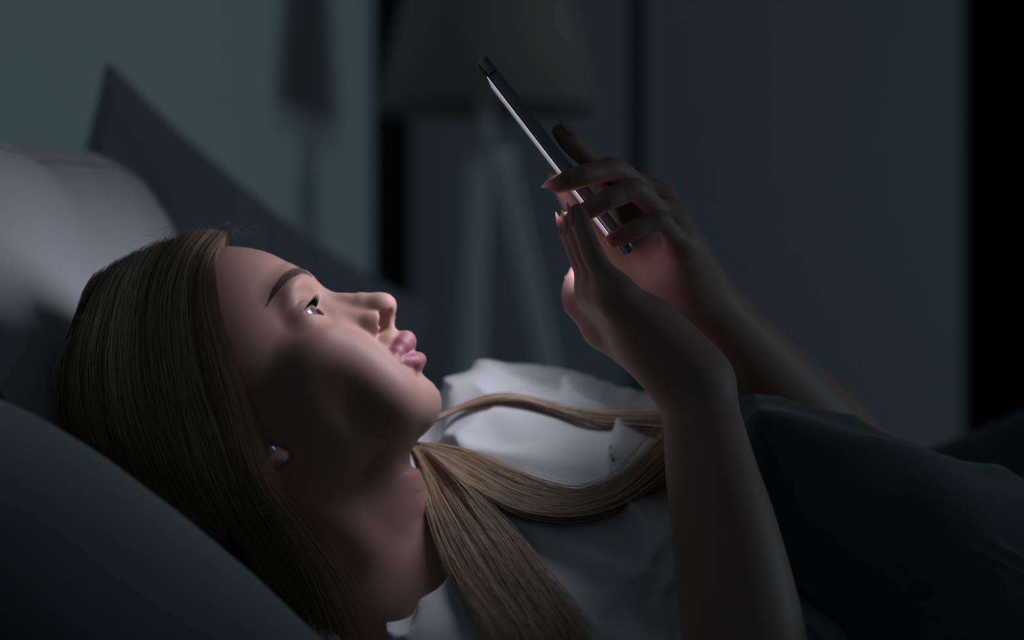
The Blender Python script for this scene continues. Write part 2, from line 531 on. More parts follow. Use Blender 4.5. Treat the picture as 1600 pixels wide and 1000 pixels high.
# --- her left arm and hand (far side): fingers come round the back of the phone to its near edge
lw = PH(1078, 446, .030)
chain(body, [P(1345, 760, .19), P(1290, 690, .166), P(1200, 592, .125), P(1130, 510, .088), lw],
      [.042, .039, .0335, .027, .0232], 0.02)
handL = Hand()
L_mcp = [PH(1000, 300, .000), PH(1026, 312, -.022), PH(1046, 345, -.036), PH(1062, 385, -.040)]    # index .. pinky
for m, r in zip(L_mcp, (.0125, .0125, .012, .0115)):
    handL.add(Cone(PH(1072, 438, .022), m, .0175, r), 0.016)
handL.add(Cone(PH(1030, 420, .012), PH(1062, 400, -.012), .0165, .0165), 0.012)
handL.add(Cone(PH(953, 292, .024), PH(1000, 345, .020), .0115, .014), 0.010)
handL.add(Cone(PH(985, 318, .012), PH(1020, 392, .016), .013, .016), 0.012)
upnear = np.array([.10, -.75, .65])
finger(handL, [L_mcp[0], PH(938, 262, -.030), PH(899, 231, -.042), PH(874, 205, -.046)], .0082, np.array([.62, -.35, .72]), (.0048, .014))
finger(handL, [L_mcp[1], PH(958, 263, -.064), PH(905, 276, -.082), PH(872, 290, -.0795)], .0085, np.array([-.12, -.85, .50]), (.0052, .016))
finger(handL, [L_mcp[2], PH(990, 295, -.076), PH(944, 314, -.0865), PH(912, 333, -.080)], .0082, upnear, (.0048, .010))
finger(handL, [L_mcp[3], PH(1030, 343, -.075), PH(987, 361, -.083), PH(958, 376, -.079)], .0074, np.array([-.15, -.85, .5]), (.0045, .007))
# thumb along the far edge of the screen
handL.add(Cone(PH(1040, 440, .03), PH(968, 398, .045), .0165, .0125), 0.015)
finger(handL, [PH(968, 398, .045), PH(908, 330, .034), PH(872, 284, .018)], .0098, np.array([-.3, .9, .3]), (.0053, .010))

# --- shoulders, upper arms and chest (under the shirt)
sR, sL = P(770, 1105, -.09), P(800, 712, .135)
trunk = Field(margin=0.035)
nb = from_head((-10.2, -13.6, 0))
trunk.add(Cone(nb, P(760, 985, .01), .052, .060), 0.03)
trunk.add(Ell(P(930, 900, .03), (.150, .120, .075), [[1, 0, 0], [0, .80, .60], [0, -.60, .80]]), 0.04)
trunk.add(Ell(P(1230, 960, .04), (.170, .095, .095)), 0.05)
trunk.add(Cone(sR, P(1186, 1180, yR), .050, .043), 0.03)
trunk.add(Cone(sL, P(720, 900, .04), .048, .050), 0.04)
trunk.add(Cone(sR, P(725, 990, -.005), .048, .050), 0.04)

upper_armL = Cone(sL, P(1345, 760, .19), .050, .042)
HRc, HRr = PR(960, 450, -.09), .112
HLc, HLr = PH(980, 330, -.01), .120
NKc, NKr = from_head((-1, 1, 0)), .215
def body_field(p, bc=None, br=None):
    big = bc is None
    f = np.full(len(p), 1.0)
    def near(c, r, m=.035): return big or np.linalg.norm(bc - c) - r < br + m
    f = smin(f, body(p, bc, br, 1.0), 0.0)
    if near(HRc, HRr): f = smin(f, handR(p, bc, br, 1.0), .010)
    if near(HLc, HLr): f = smin(f, handL(p, bc, br, 1.0), .010)
    f = smin(f, smin(trunk(p, bc, br, 1.0), upper_armL(p), .03), .012)
    if near(NKc, NKr, .035): f = smin(f, head_field(p, bc, br), .012)
    return f
# ------------------------------------------------------------------ phone
PHN = np.array([-.79, .042, -.61]); PHN = PHN / np.linalg.norm(PHN)       # out of the screen
PHL = np.array([.61, 0, -.79]); PHL = PHL / np.linalg.norm(PHL)        # top -> bottom
PHL = PHL - (PHL @ PHN) * PHN; PHL /= np.linalg.norm(PHL)
PHW = np.cross(PHN, PHL); PHW = PHW / np.linalg.norm(PHW)
PH_LEN, PH_WID, PH_THK = .163, .076, .0083
PHC = P(869, 247, -.030 + DY)
PHM = Matrix(((PHL[0], PHW[0], PHN[0], PHC[0]), (PHL[1], PHW[1], PHN[1], PHC[1]), (PHL[2], PHW[2], PHN[2], PHC[2]), (0, 0, 0, 1)))

def rounded_rect(lx, ly, r, n=8):
    out = []
    for sx, sy, a0 in ((1, 1, 0), (-1, 1, 90), (-1, -1, 180), (1, -1, 270)):
        for i in range(n + 1):
            a = math.radians(a0 + 90 * i / n)
            out.append((sx * (lx / 2 - r) + r * math.cos(a), sy * (ly / 2 - r) + r * math.sin(a)))
    return out

def slab(name, lx, ly, r, rings, mat, parent, M):
    """rings: list of (inset, z); a rounded plate with a profiled rim"""
    bm = bmesh.new(); loops = []
    for ins, z in rings:
        loops.append([bm.verts.new(M @ Vector((x, y, z))) for x, y in rounded_rect(lx - 2 * ins, ly - 2 * ins, max(r - ins, 1e-4))])
    for a, b in zip(loops, loops[1:]):
        for i in range(len(a)):
            bm.faces.new((a[i], a[(i + 1) % len(a)], b[(i + 1) % len(a)], b[i]))
    bm.faces.new(loops[0][::-1]); bm.faces.new(loops[-1])
    o = bm_obj(name, bm, mat, parent, smooth=False)
    o.data.polygons.foreach_set('use_smooth', np.array([len(p.vertices) == 4 for p in o.data.polygons]))
    return o

def build_phone():
    root = empty('smartphone', tuple(PHC))
    tag(root, 'slim silver smartphone with a glowing screen held up in both hands', 'phone')
    alu = simple_mat('phone_aluminium', (.30, .33, .37), .34, .85, (2500, .05))
    dark = simple_mat('phone_dark_plastic', (.01, .012, .014), .45)
    glass = simple_mat('phone_front_glass', (.02, .02, .022), .08)
    h = PH_THK / 2
    slab('body', PH_LEN, PH_WID, .0095, [(.0032, -h), (.0014, -h + .0006), (.0003, -h + .0020), (0, -h + .0033), (0, h - .0033), (.0003, h - .0020), (.0012, h - .0006)], alu, root, PHM)
    slab('front_glass', PH_LEN - .0018, PH_WID - .0018, .0088, [(0, h - .0008), (.0002, h - .0002), (.0010, h + .0001)], glass, root, PHM)
    m, nt, b = mat_new('phone_screen_lit')
    b.inputs['Base Color'].default_value = (.005, .005, .006, 1); b.inputs['Roughness'].default_value = .15
    b.inputs['Emission Color'].default_value = (.84, .82, 1.0, 1); b.inputs['Emission Strength'].default_value = SCREEN
    b.inputs['Coat Weight'].default_value = 1.0; b.inputs['Coat Roughness'].default_value = .03; b.inputs['Coat IOR'].default_value = 1.7   # cover glass
    slab('screen', PH_LEN - .026, PH_WID - .0050, .0015, [(0, h), (0, h + .00025)], m, root, PHM)
    # the light the screen throws: strongest straight ahead, fading to the sides as a display does
    ld = bpy.data.lights.new('screen_glow', 'AREA'); ld.shape = 'RECTANGLE'; ld.size = PH_LEN - .028; ld.size_y = PH_WID - .007
    ld.energy = GLOW; ld.color = (.88, .89, 1.0); ld.spread = math.radians(128)
    lo = bpy.data.objects.new('screen_glow', ld); COL.objects.link(lo)
    lo.matrix_world = PHM @ Matrix.Translation((0, 0, h + .0012)) @ Matrix.Rotation(math.pi, 4, 'X')
    lo.parent = root; lo.matrix_parent_inverse = Matrix.Translation(-Vector(root.location))
    # antenna bands near both ends of the side rim
    for x in (-PH_LEN / 2 + .0135, PH_LEN / 2 - .0135):
        for y in (-1, 1):
            bm = bmesh.new()
            add_box(bm, (x - .0007, y * (PH_WID / 2 - .0003) - .00036, -h + .0016), (x + .0007, y * (PH_WID / 2 - .0003) + .00036, h - .0016), 0, PHM)
            bm_obj('antenna_band', bm, dark, root)
    for x0, x1 in ((-.045, -.033),):
        bm = bmesh.new(); add_box(bm, (x0, PH_WID / 2 - .0005, -.0012), (x1, PH_WID / 2 + .0006, .0012), .0004, PHM); bm_obj('side_button', bm, alu, root)
    for x0, x1 in ((-.058, -.052), (-.045, -.034), (-.030, -.019)):
        bm = bmesh.new(); add_box(bm, (x0, -PH_WID / 2 - .0005, -.0012), (x1, -PH_WID / 2 + .0005, .0012), .0004, PHM); bm_obj('side_button', bm, alu, root)
    # camera ring on the back, near the top corner
    bm = bmesh.new()
    Mc = PHM @ Matrix.Translation((-PH_LEN / 2 + .0125, -PH_WID / 2 + .0125, -h - .0004))
    bmesh.ops.create_cone(bm, cap_ends=True, segments=28, radius1=.0058, radius2=.0062, depth=.0012, matrix=Mc)
    ring = bm_obj('camera_ring', bm, alu, root)
    bm = bmesh.new()
    bmesh.ops.create_cone(bm, cap_ends=True, segments=24, radius1=.0045, radius2=.0045, depth=.0014, matrix=Mc)
    ln = bm_obj('lens', bm, dark, root)
    # sockets in the bottom end
    for y, w in ((0.0, .0042), (-.017, .0012), (-.021, .0012), (-.025, .0012), (.017, .0012), (.021, .0012), (.025, .0012)):
        bm = bmesh.new(); add_box(bm, (PH_LEN / 2 - .001, y - w, -.0012), (PH_LEN / 2 + .00006, y + w, .0012), .0003, PHM)
        bm_obj('socket', bm, dark, root)
    return root

# ------------------------------------------------------------------ nails and eyes
def build_nail(tip, d, n, r, nail, parent, mat):
    w, L = nail
    s = np.cross(d, n)
    back = .0105                                            # nail bed length behind the fingertip
    bm = bmesh.new(); rows = []
    NU, NV = 13, 9
    for i in range(NU):
        u = i / (NU - 1)
        x = -back + u * (back + L * .62)
        wd = w * (min(1, (.55 + 3.0 * u)) if u < .15 else 1.0) * (1.0 if u < .50 else max(.10, 1 - ((u - .50) / .50) ** 1.7 * .93))
        rad = w * 1.30
        base = (r / .62) * (.86 - .10 * u) + .0003 - .0022 * max(0, u - .45) ** 2
        row = []
        for j in range(NV):
            v = j / (NV - 1) * 2 - 1
            y = v * wd
            z = base - (rad - math.sqrt(max(rad * rad - y * y * 1.0, 0)))
            row.append(bm.verts.new(tuple(tip + d * x + s * y + n * z)))
        rows.append(row)
    for a, b in zip(rows, rows[1:]):
        for j in range(NV - 1):
            bm.faces.new((a[j], a[j + 1], b[j + 1], b[j]))
    o = bm_obj('nail', bm, mat, parent, smooth=True)
    md = o.modifiers.new('thickness', 'SOLIDIFY'); md.thickness = .0005; md.offset = -1
    return o

def build_eye(side, parent):
    e = EYE * np.array([1, 1, side])
    gaze = np.array([.915, -.40, -.03 * side]); gaze /= np.linalg.norm(gaze)
    g = gaze @ HR; up = unit(HB - (HB @ g) * g); rt = np.cross(up, g)
    c = from_head(e)
    NU, NV = 40, 48
    vs_, rad = [], []
    R = EYE_R / 100
    for i in range(NU + 1):
        th = (i / NU) ** 1.35 * math.pi
        cr_ = .50 * math.cos(th) + math.sqrt(max(.78 ** 2 - (.50 * math.sin(th)) ** 2, 0)) if th < 1.2 else 0
        dlt = cr_ / EYE_R - 1
        bulge = 1 + (dlt + math.sqrt(dlt * dlt + .00012)) / 2
        for j in range(NV):
            ph = 2 * math.pi * j / NV
            vs_.append(c + R * bulge * (math.cos(th) * g + math.sin(th) * (math.cos(ph) * rt + math.sin(ph) * up)))
            rad.append(th)
    fs = np.array([[i * NV + j, i * NV + (j + 1) % NV, (i + 1) * NV + (j + 1) % NV, (i + 1) * NV + j] for i in range(NU) for j in range(NV)])
    m = bpy.data.materials.get('eye_surface')
    if m is None:
        m, nt, b = mat_new('eye_surface')
        at = nt.nodes.new('ShaderNodeAttribute'); at.attribute_name = 'angle'
        cr = nt.nodes.new('ShaderNodeValToRGB')
        el = cr.color_ramp.elements
        el[0].position = 0.0; el[0].color = (.003, .003, .004, 1)
        el[1].position = .165; el[1].color = (.003, .003, .004, 1)
        for p_, c_ in ((.185, (.05, .09, .11, 1)), (.40, (.09, .15, .18, 1)), (.45, (.02, .035, .045, 1)), (.50, (.42, .40, .39, 1)), (1.0, (.36, .30, .29, 1))):
            q = el.new(p_); q.color = c_
        nt.links.new(at.outputs['Fac'], cr.inputs[0])
        nt.links.new(cr.outputs[0], b.inputs['Base Color'])
        b.inputs['Roughness'].default_value = .04
        b.inputs['Coat Weight'].default_value = 1.0; b.inputs['Coat Roughness'].default_value = .02
    o = mesh_np('eye', np.array(vs_), fs, m, parent)
    a = o.data.attributes.new('angle', 'FLOAT', 'POINT')
    a.data.foreach_set('value', np.array(rad, dtype=np.float32))
    return o
# ------------------------------------------------------------------ the person: skin, hair, brows, lashes, shirt
def skin_material():
    m, nt, b = mat_new('skin')
    at = nt.nodes.new('ShaderNodeAttribute'); at.attribute_name = 'lip'
    bl = nt.nodes.new('ShaderNodeAttribute'); bl.attribute_name = 'blush'
    tc = nt.nodes.new('ShaderNodeTexCoord')
    nz = nt.nodes.new('ShaderNodeTexNoise'); nz.inputs['Scale'].default_value = 45; nz.inputs['Detail'].default_value = 4
    nt.links.new(tc.outputs['Object'], nz.inputs['Vector'])
    def mix(fac, a, c):
        n = nt.nodes.new('ShaderNodeMix'); n.data_type = 'RGBA'
        nt.links.new(fac, n.inputs[0])
        for i, v in ((6, a), (7, c)):
            if isinstance(v, tuple): n.inputs[i].default_value = (*v, 1)
            else: nt.links.new(v, n.inputs[i])
        return n.outputs[2]
    base = mix(nz.outputs[0], (.41, .238, .196), (.48, .28, .236))
    sh = nt.nodes.new('ShaderNodeAttribute'); sh.attribute_name = 'eyeshadow'
    base = mix(bl.outputs['Fac'], base, (.44, .20, .18))
    base = mix(sh.outputs['Fac'], base, (.20, .098, .092))
    base = mix(at.outputs['Fac'], base, (.34, .125, .155))
    nt.links.new(base, b.inputs['Base Color'])
    b.inputs['Subsurface Weight'].default_value = .22
    b.inputs['Subsurface Radius'].default_value = (1.0, .36, .20)
    b.inputs['Subsurface Scale'].default_value = .006
    mr = nt.nodes.new('ShaderNodeMapRange'); mr.inputs[3].default_value = .54; mr.inputs[4].default_value = .46
    nt.links.new(at.outputs['Fac'], mr.inputs[0]); nt.links.new(mr.outputs[0], b.inputs['Roughness'])
    b.inputs['Specular IOR Level'].default_value = .32
    n2 = nt.nodes.new('ShaderNodeTexNoise'); n2.inputs['Scale'].default_value = 1700; n2.inputs['Detail'].default_value = 3
    nt.links.new(tc.outputs['Object'], n2.inputs['Vector'])
    bp = nt.nodes.new('ShaderNodeBump'); bp.inputs['Strength'].default_value = .11; bp.inputs['Distance'].default_value = .0004
    nt.links.new(n2.outputs[0], bp.inputs['Height']); nt.links.new(bp.outputs[0], b.inputs['Normal'])
    return m

def sstep(a, b, x):
    t = np.clip((x - a) / (b - a), 0, 1); return t * t * (3 - 2 * t)

def skin_masks(v):
    q = to_head(v); q[:, 2] = np.abs(q[:, 2])
    lip = np.zeros(len(v)); near = np.linalg.norm(q - np.array([5.4, -5, 1]), axis=1) < 3.2
    qn = q[near]
    lip[near] = sstep(.16, .06, np.minimum(lipU(qn), lipL(qn))) * sstep(3.9, 4.7, qn[:, 0])
    bl = np.exp(-(((q - np.array([3.3, -1.8, 3.9])) / np.array([2.2, 2.0, 2.2])) ** 2).sum(1)) * .35
    es = .75 * np.exp(-(((q - np.array([4.75, 2.35, 3.35])) / np.array([.9, .42, 1.2])) ** 2).sum(1))
    tips = np.array([f[0] for f in FINGERS])
    for t in tips: bl = np.maximum(bl, .45 * np.exp(-(np.linalg.norm(v - t, axis=1) / .012) ** 2))
    return lip, bl, es

def march(fn, px, py, level, y0=-.30, y1=.30, n=150):
    """for each pixel: first y (from the camera) where the field drops below level; else y of closest approach"""
    px, py = np.asarray(px, float), np.asarray(py, float)
    ys = np.linspace(y0, y1, n)
    s = (CAM_D + ys) / FPX
    pts = np.stack([(px[:, None] - 800) * s, np.broadcast_to(ys, (len(px), n)), Z0 + (500 - py[:, None]) * s], -1)
    f = fn(pts.reshape(-1, 3)).reshape(len(px), n)
    hit = f < level
    i = np.where(hit.any(1), hit.argmax(1), f.argmin(1))
    return ys[i], hit.any(1)

def hair_material(name, dark, light, rough=.42):
    m, nt, b = mat_new(name)
    at = nt.nodes.new('ShaderNodeAttribute'); at.attribute_name = 'tone'
    cr = nt.nodes.new('ShaderNodeMix'); cr.data_type = 'RGBA'
    cr.inputs[6].default_value = (*dark, 1); cr.inputs[7].default_value = (*light, 1)
    nt.links.new(at.outputs['Fac'], cr.inputs[0]); nt.links.new(cr.outputs[2], b.inputs['Base Color'])
    b.inputs['Roughness'].default_value = rough
    b.inputs['Specular IOR Level'].default_value = .35
    return m

def ribbons(name, C, N, width, tone, mat, parent):
    """C (n,T,3) centre lines, N (n,T,3) facing, width (n,T), tone (n,)"""
    n, T, _ = C.shape
    tg = np.gradient(C, axis=1)
    S = np.cross(tg, N); S /= np.maximum(np.linalg.norm(S, axis=2, keepdims=True), 1e-9)
    L, R = C - S * width[..., None], C + S * width[..., None]
    v = np.stack([L, R], 2).reshape(-1, 3)
    k = (np.arange(n)[:, None] * T + np.arange(T - 1)[None]).reshape(-1) * 2
    f = np.stack([k, k + 1, k + 3, k + 2], 1)
    o = mesh_np(name, v, f, mat, parent)
    o['kind'] = 'stuff'
    a = o.data.attributes.new('tone', 'FLOAT', 'POINT')
    a.data.foreach_set('value', np.repeat(tone, T * 2).astype(np.float32))
    return o

def strand_sheet(guides, n, T, rng, layer, nrm, clump=.5, nclump=60, width=.00017, jitter=.0012, fray=.003, wand=.10):
    """guides (g,T,3); scatter n strands between the guides"""
    G = len(guides)
    s0 = rng.random(n) * (G - 1)
    cc = np.sort(rng.random(nclump) * (G - 1))
    near = cc[np.abs(s0[:, None] - cc[None]).argmin(1)]
    t = np.linspace(0, 1, T)
    wander = rng.normal(0, wand, n)[:, None] * np.sin(t * math.pi * (1 + rng.random(n)[:, None]) + rng.random(n)[:, None] * 6)
    s = s0[:, None] + (near - s0)[:, None] * clump * sstep(.05, .6, t)[None] + wander * sstep(0, .35, t)[None]
    s = np.clip(s, 0, G - 1.0001)
    i = s.astype(int); f = (s - i)[..., None]
    g = np.asarray(guides)
    tt = np.arange(T)[None].repeat(n, 0)
    p0, p1, p2, p3 = g[np.maximum(i - 1, 0), tt], g[i, tt], g[np.minimum(i + 1, G - 1), tt], g[np.minimum(i + 2, G - 1), tt]
    C = p1 * (1 - f) + p2 * f + f * (1 - f) * .25 * ((p1 - p0) * 1 - (p3 - p2) * 1) * .5
    Nn = nrm[i, tt] * (1 - f) + nrm[np.minimum(i + 1, G - 1), tt] * f
    # clump bulk: strands near the clump centre sit higher
    h = layer[0] + (layer[1] - layer[0]) * rng.random(n)
    h = h[:, None] + .0030 * np.cos((s0 - near)[:, None] * 9) * sstep(.05, .4, t)[None] + rng.normal(0, .0005, (n, 1)) * t
    wob = rng.normal(0, jitter, (n, 1, 3)) * sstep(0, .5, t)[None, :, None] + rng.normal(0, fray, (n, 1, 3)) * (t ** 3)[None, :, None]
    C = C + Nn * h[..., None] + wob
    w = width * (.7 + .6 * rng.random((n, 1))) * (sstep(0, .04, t) * .6 + .4)[None] * (1 - .75 * sstep(.8, 1, t))[None]
    cl = rng.normal(0, .22, nclump)
    tone = np.clip(.5 + cl[np.abs(near[:, None] - cc[None]).argmin(1)] + rng.normal(0, .22, n), 0, 1)
    return C, Nn, w, tone

HEAD_GUIDES = [
 [(352,378),(330,410),(323,450),(330,505),(349,571),(363,624),(383,690),(406,745),(448,805),(500,882),(543,965),(575,1040)],
 [(338,373),(315,410),(306,460),(308,520),(322,590),(338,650),(360,715),(393,780),(440,850),(490,925),(520,1000),(540,1060)],
 [(315,371),(290,410),(275,470),(275,540),(288,610),(305,670),(330,735),(368,805),(415,880),(460,955),(490,1030),(505,1070)],
 [(285,377),(255,415),(238,480),(236,555),(248,630),(270,695),(303,765),(345,840),(392,915),(435,990),(460,1040),(475,1080)],
 [(250,388),(222,425),(202,490),(196,560),(206,640),(232,710),(270,780),(318,860),(368,935),(410,1005),(430,1050),(445,1090)],
 [(215,402),(188,440),(168,500),(158,570),(165,645),(195,720),(240,795),(295,880),(345,960),(385,1030),(405,1070),(415,1100)],
 [(182,420),(155,455),(137,515),(126,580),(130,650),(160,725),(210,805),(268,890),(320,970),(360,1040),(380,1080),(390,1110)],
 [(155,438),(130,475),(112,530),(101,590),(104,655),(130,730),(182,815),(245,900),(300,985),(340,1050),(355,1090),(365,1120)],
]
T_H = 30
def head_hair(parent):
    rng = np.random.default_rng(7)
    fld = lambda p: head_field(p)
    g3 = []
    for gi, g in enumerate(HEAD_GUIDES):
        c = catmull(np.array(g, float), T_H)
        y, hit = march(fld, c[:, 0], c[:, 1], .007, -.12, .12, 90)
        y[0] = 0.0
        t = np.linspace(0, 1, T_H)
        y = np.where(hit, y, np.minimum(y, -.01))
        for _ in range(6): y[1:-1] = .25 * y[:-2] + .5 * y[1:-1] + .25 * y[2:]
        g3.append(np.array([P(a, b, d) for (a, b), d in zip(c, y)]))
    g3 = np.array(g3)
    def normals(g):
        du = np.gradient(g, axis=1); dv = np.gradient(g, axis=0)
        n = np.cross(du, dv); n /= np.maximum(np.linalg.norm(n, axis=2, keepdims=True), 1e-9)
        cen = from_head((-2.8, 3.0, 0))
        flip = ((n * (g - cen)).sum(2) < 0)
        n[flip] *= -1
        n = n + .35 * unit_rows(g - cen)
        return n / np.linalg.norm(n, axis=2, keepdims=True)
    def unit_rows(a): return a / np.maximum(np.linalg.norm(a, axis=-1, keepdims=True), 1e-9)
    mir = g3 * np.array([1, -1, 1])
    mat = hair_material('blonde_hair', (.21, .136, .086), (.64, .475, .325))
    base = hair_material('hair_underlayer', (.075, .052, .032), (.075, .052, .032), .7)
    parts = []
    for side, g, n in (('near', g3, 9500), ('far', mir, 3500)):
        nr = normals(g)
        edge = np.stack([g[0] + np.array([.0065, 0, 0]) * sstep(0, .2, np.linspace(0, 1, T_H))[:, None], g[0], g[1]])
        parts.append(strand_sheet(edge, 420, T_H, rng, (-.002, .004), np.stack([nr[0], nr[0], nr[1]]), .35, 24, .00013, .0022, .012, .45))
        parts.append(strand_sheet(g, n // 5, T_H, rng, (-.001, .007), nr, .75, 38, .00018, .0030, .008, .30))
        parts.append(strand_sheet(g, n, T_H, rng, (-.003, .004), nr, .55, 75, .00019 if side == 'near' else .0003))
    C, N, w, tone = [np.concatenate(x) for x in zip(*parts)]
    hair = ribbons('hair', C, N, w, tone, mat, parent)
    # closed under-layer that keeps the scalp from showing between strands
    vs_, fs, off = [], [], 0
    for g in (g3, mir):
        nr = normals(g); a = g - nr * .0035
        n0, n1 = a.shape[:2]
        vs_.append(a.reshape(-1, 3))
        i = np.arange(n0 - 1)[:, None] * n1 + np.arange(n1 - 1)[None]
        fs.append(np.stack([i, i + 1, i + n1 + 1, i + n1], -1).reshape(-1, 4) + off); off += n0 * n1
    u = mesh_np('under_layer', np.concatenate(vs_), np.concatenate(fs), base, parent)
    a = u.data.attributes.new('tone', 'FLOAT', 'POINT'); a.data.foreach_set('value', np.zeros(off, dtype=np.float32))
    # fine flyaway strands along the hairline and over the forehead
    fl = []
    for k in range(90):
        x0 = rng.uniform(250, 385); y0 = 372 + rng.normal(0, 3) + (max(0, 300 - x0) * .16)
        l = rng.uniform(20, 60); an = rng.uniform(-2.7, -.5)
        cpt = np.array([(x0, y0), (x0 + l * .45 * math.cos(an), y0 + l * .35 * math.sin(an) - 4), (x0 + l * math.cos(an) - 4, y0 + l * .4 * math.sin(an) + rng.uniform(-6, 8))])
        c = catmull(cpt, T_H); yy = rng.normal(0, .02)
        fl.append(np.array([P(a, b, yy) for a, b in c]))
    for k in range(70):                                     # baby hair at the temple
        x0 = rng.uniform(322, 345) + (tt := rng.random()) * 20; y0 = 420 + tt * 190
        l = rng.uniform(15, 48)
        cpt = np.array([(x0, y0), (x0 + l * .3, y0 + l * .35), (x0 + l * rng.uniform(.0, .45), y0 + l)])
        c = catmull(cpt, T_H)
        y, hit = march(fld, c[:, 0], c[:, 1], .0012, -.10, .05, 160)
        for _ in range(3): y[1:-1] = .25 * y[:-2] + .5 * y[1:-1] + .25 * y[2:]
        fl.append(np.array([P(a, b, d) for (a, b), d in zip(c, y)]))
    fl = np.array(fl)
    nr = np.broadcast_to(np.array([0., -1, 0]), fl.shape)
    ribbons('flyaway_hair', fl, nr, np.full(fl.shape[:2], .00005), np.clip(rng.normal(.9, .1, len(fl)), 0, 1), mat, parent)
    return mat

LOCKS = {
 'front_lock': ([[(640,704),(658,750),(674,800),(695,860),(728,925),(765,985),(790,1030)],
                 [(645,702),(675,755),(700,810),(735,875),(775,940),(815,1000),(840,1050)],
                 [(651,700),(690,750),(730,805),(775,870),(815,935),(855,1000),(880,1050)],
                 [(657,698),(705,738),(755,788),(805,842),(850,905),(890,970),(925,1040)]], 3000, .0045),
 'swept_lock': ([[(648,694),(700,700),(750,714),(800,740),(845,762),(905,777),(970,760),(1015,725),(1045,700),(1078,660)],
                 [(652,699),(700,718),(745,745),(800,778),(850,795),(905,797),(965,780),(1012,745),(1048,712),(1083,675)],
                 [(656,704),(690,728),(730,760),(775,788),(825,808),(890,815),(955,800),(1005,768),(1048,728),(1088,690)]], 1700, .004),
 'thin_lock':  ([[(680,652),(722,633),(765,620),(810,622),(855,634),(905,649),(960,660),(1035,664),(1085,668)],
                 [(680,658),(722,641),(765,630),(810,629),(855,640),(905,653),(960,663),(1035,667),(1085,671)]], 360, .0015),
}
def front_locks(parent, mat, fld):
    rng = np.random.default_rng(11)
    for name, (gs, n, thick) in LOCKS.items():
        g3 = []
        for g in gs:
            c = catmull(np.array(g, float), 28)
            y, hit = march(fld, c[:, 0], c[:, 1], .004, -.20, .26, 130)
            t = np.linspace(0, 1, 28)
            if name != 'thin_lock':
                y = np.where(t < .10, .052, y)
            else:
                y = np.where(t < .06, y[4], y)
            for _ in range(10): y[1:-1] = .25 * y[:-2] + .5 * y[1:-1] + .25 * y[2:]
            g3.append(np.array([P(a, b, d) for (a, b), d in zip(c, y)]))
        g3 = np.array(g3)
        nr = np.broadcast_to(np.array([-.15, -.8, .58]), g3.shape)
        C, N, w, tone = strand_sheet(g3, n, 28, rng, (-thick * .6, thick), nr, .55, 26 if n > 500 else 8, .00019, .0018 if n > 500 else .0008, .007, .16)
        ribbons(name, C, N, w, np.clip(tone + .22, 0, 1), mat, parent)

def surf_a(b, c):
    """height a of the face over (b, c)"""
    b, c = np.asarray(b, float), np.asarray(c, float)
    lo, hi = np.full(b.shape, 1.5), np.full(b.shape, 9.0)
    A = np.linspace(9, 1.5, 160)
    q = np.stack([np.broadcast_to(A, (len(b), 160)), np.broadcast_to(b[:, None], (len(b), 160)), np.broadcast_to(c[:, None], (len(b), 160))], -1)
    f = head_field(from_head(q.reshape(-1, 3))).reshape(len(b), 160)
    i = np.clip((f < 0).argmax(1), 1, 159)
    r = np.arange(len(b))
    f0, f1 = f[r, i - 1], f[r, i]
    return A[i - 1] + (A[i] - A[i - 1]) * f0 / np.maximum(f0 - f1, 1e-9)

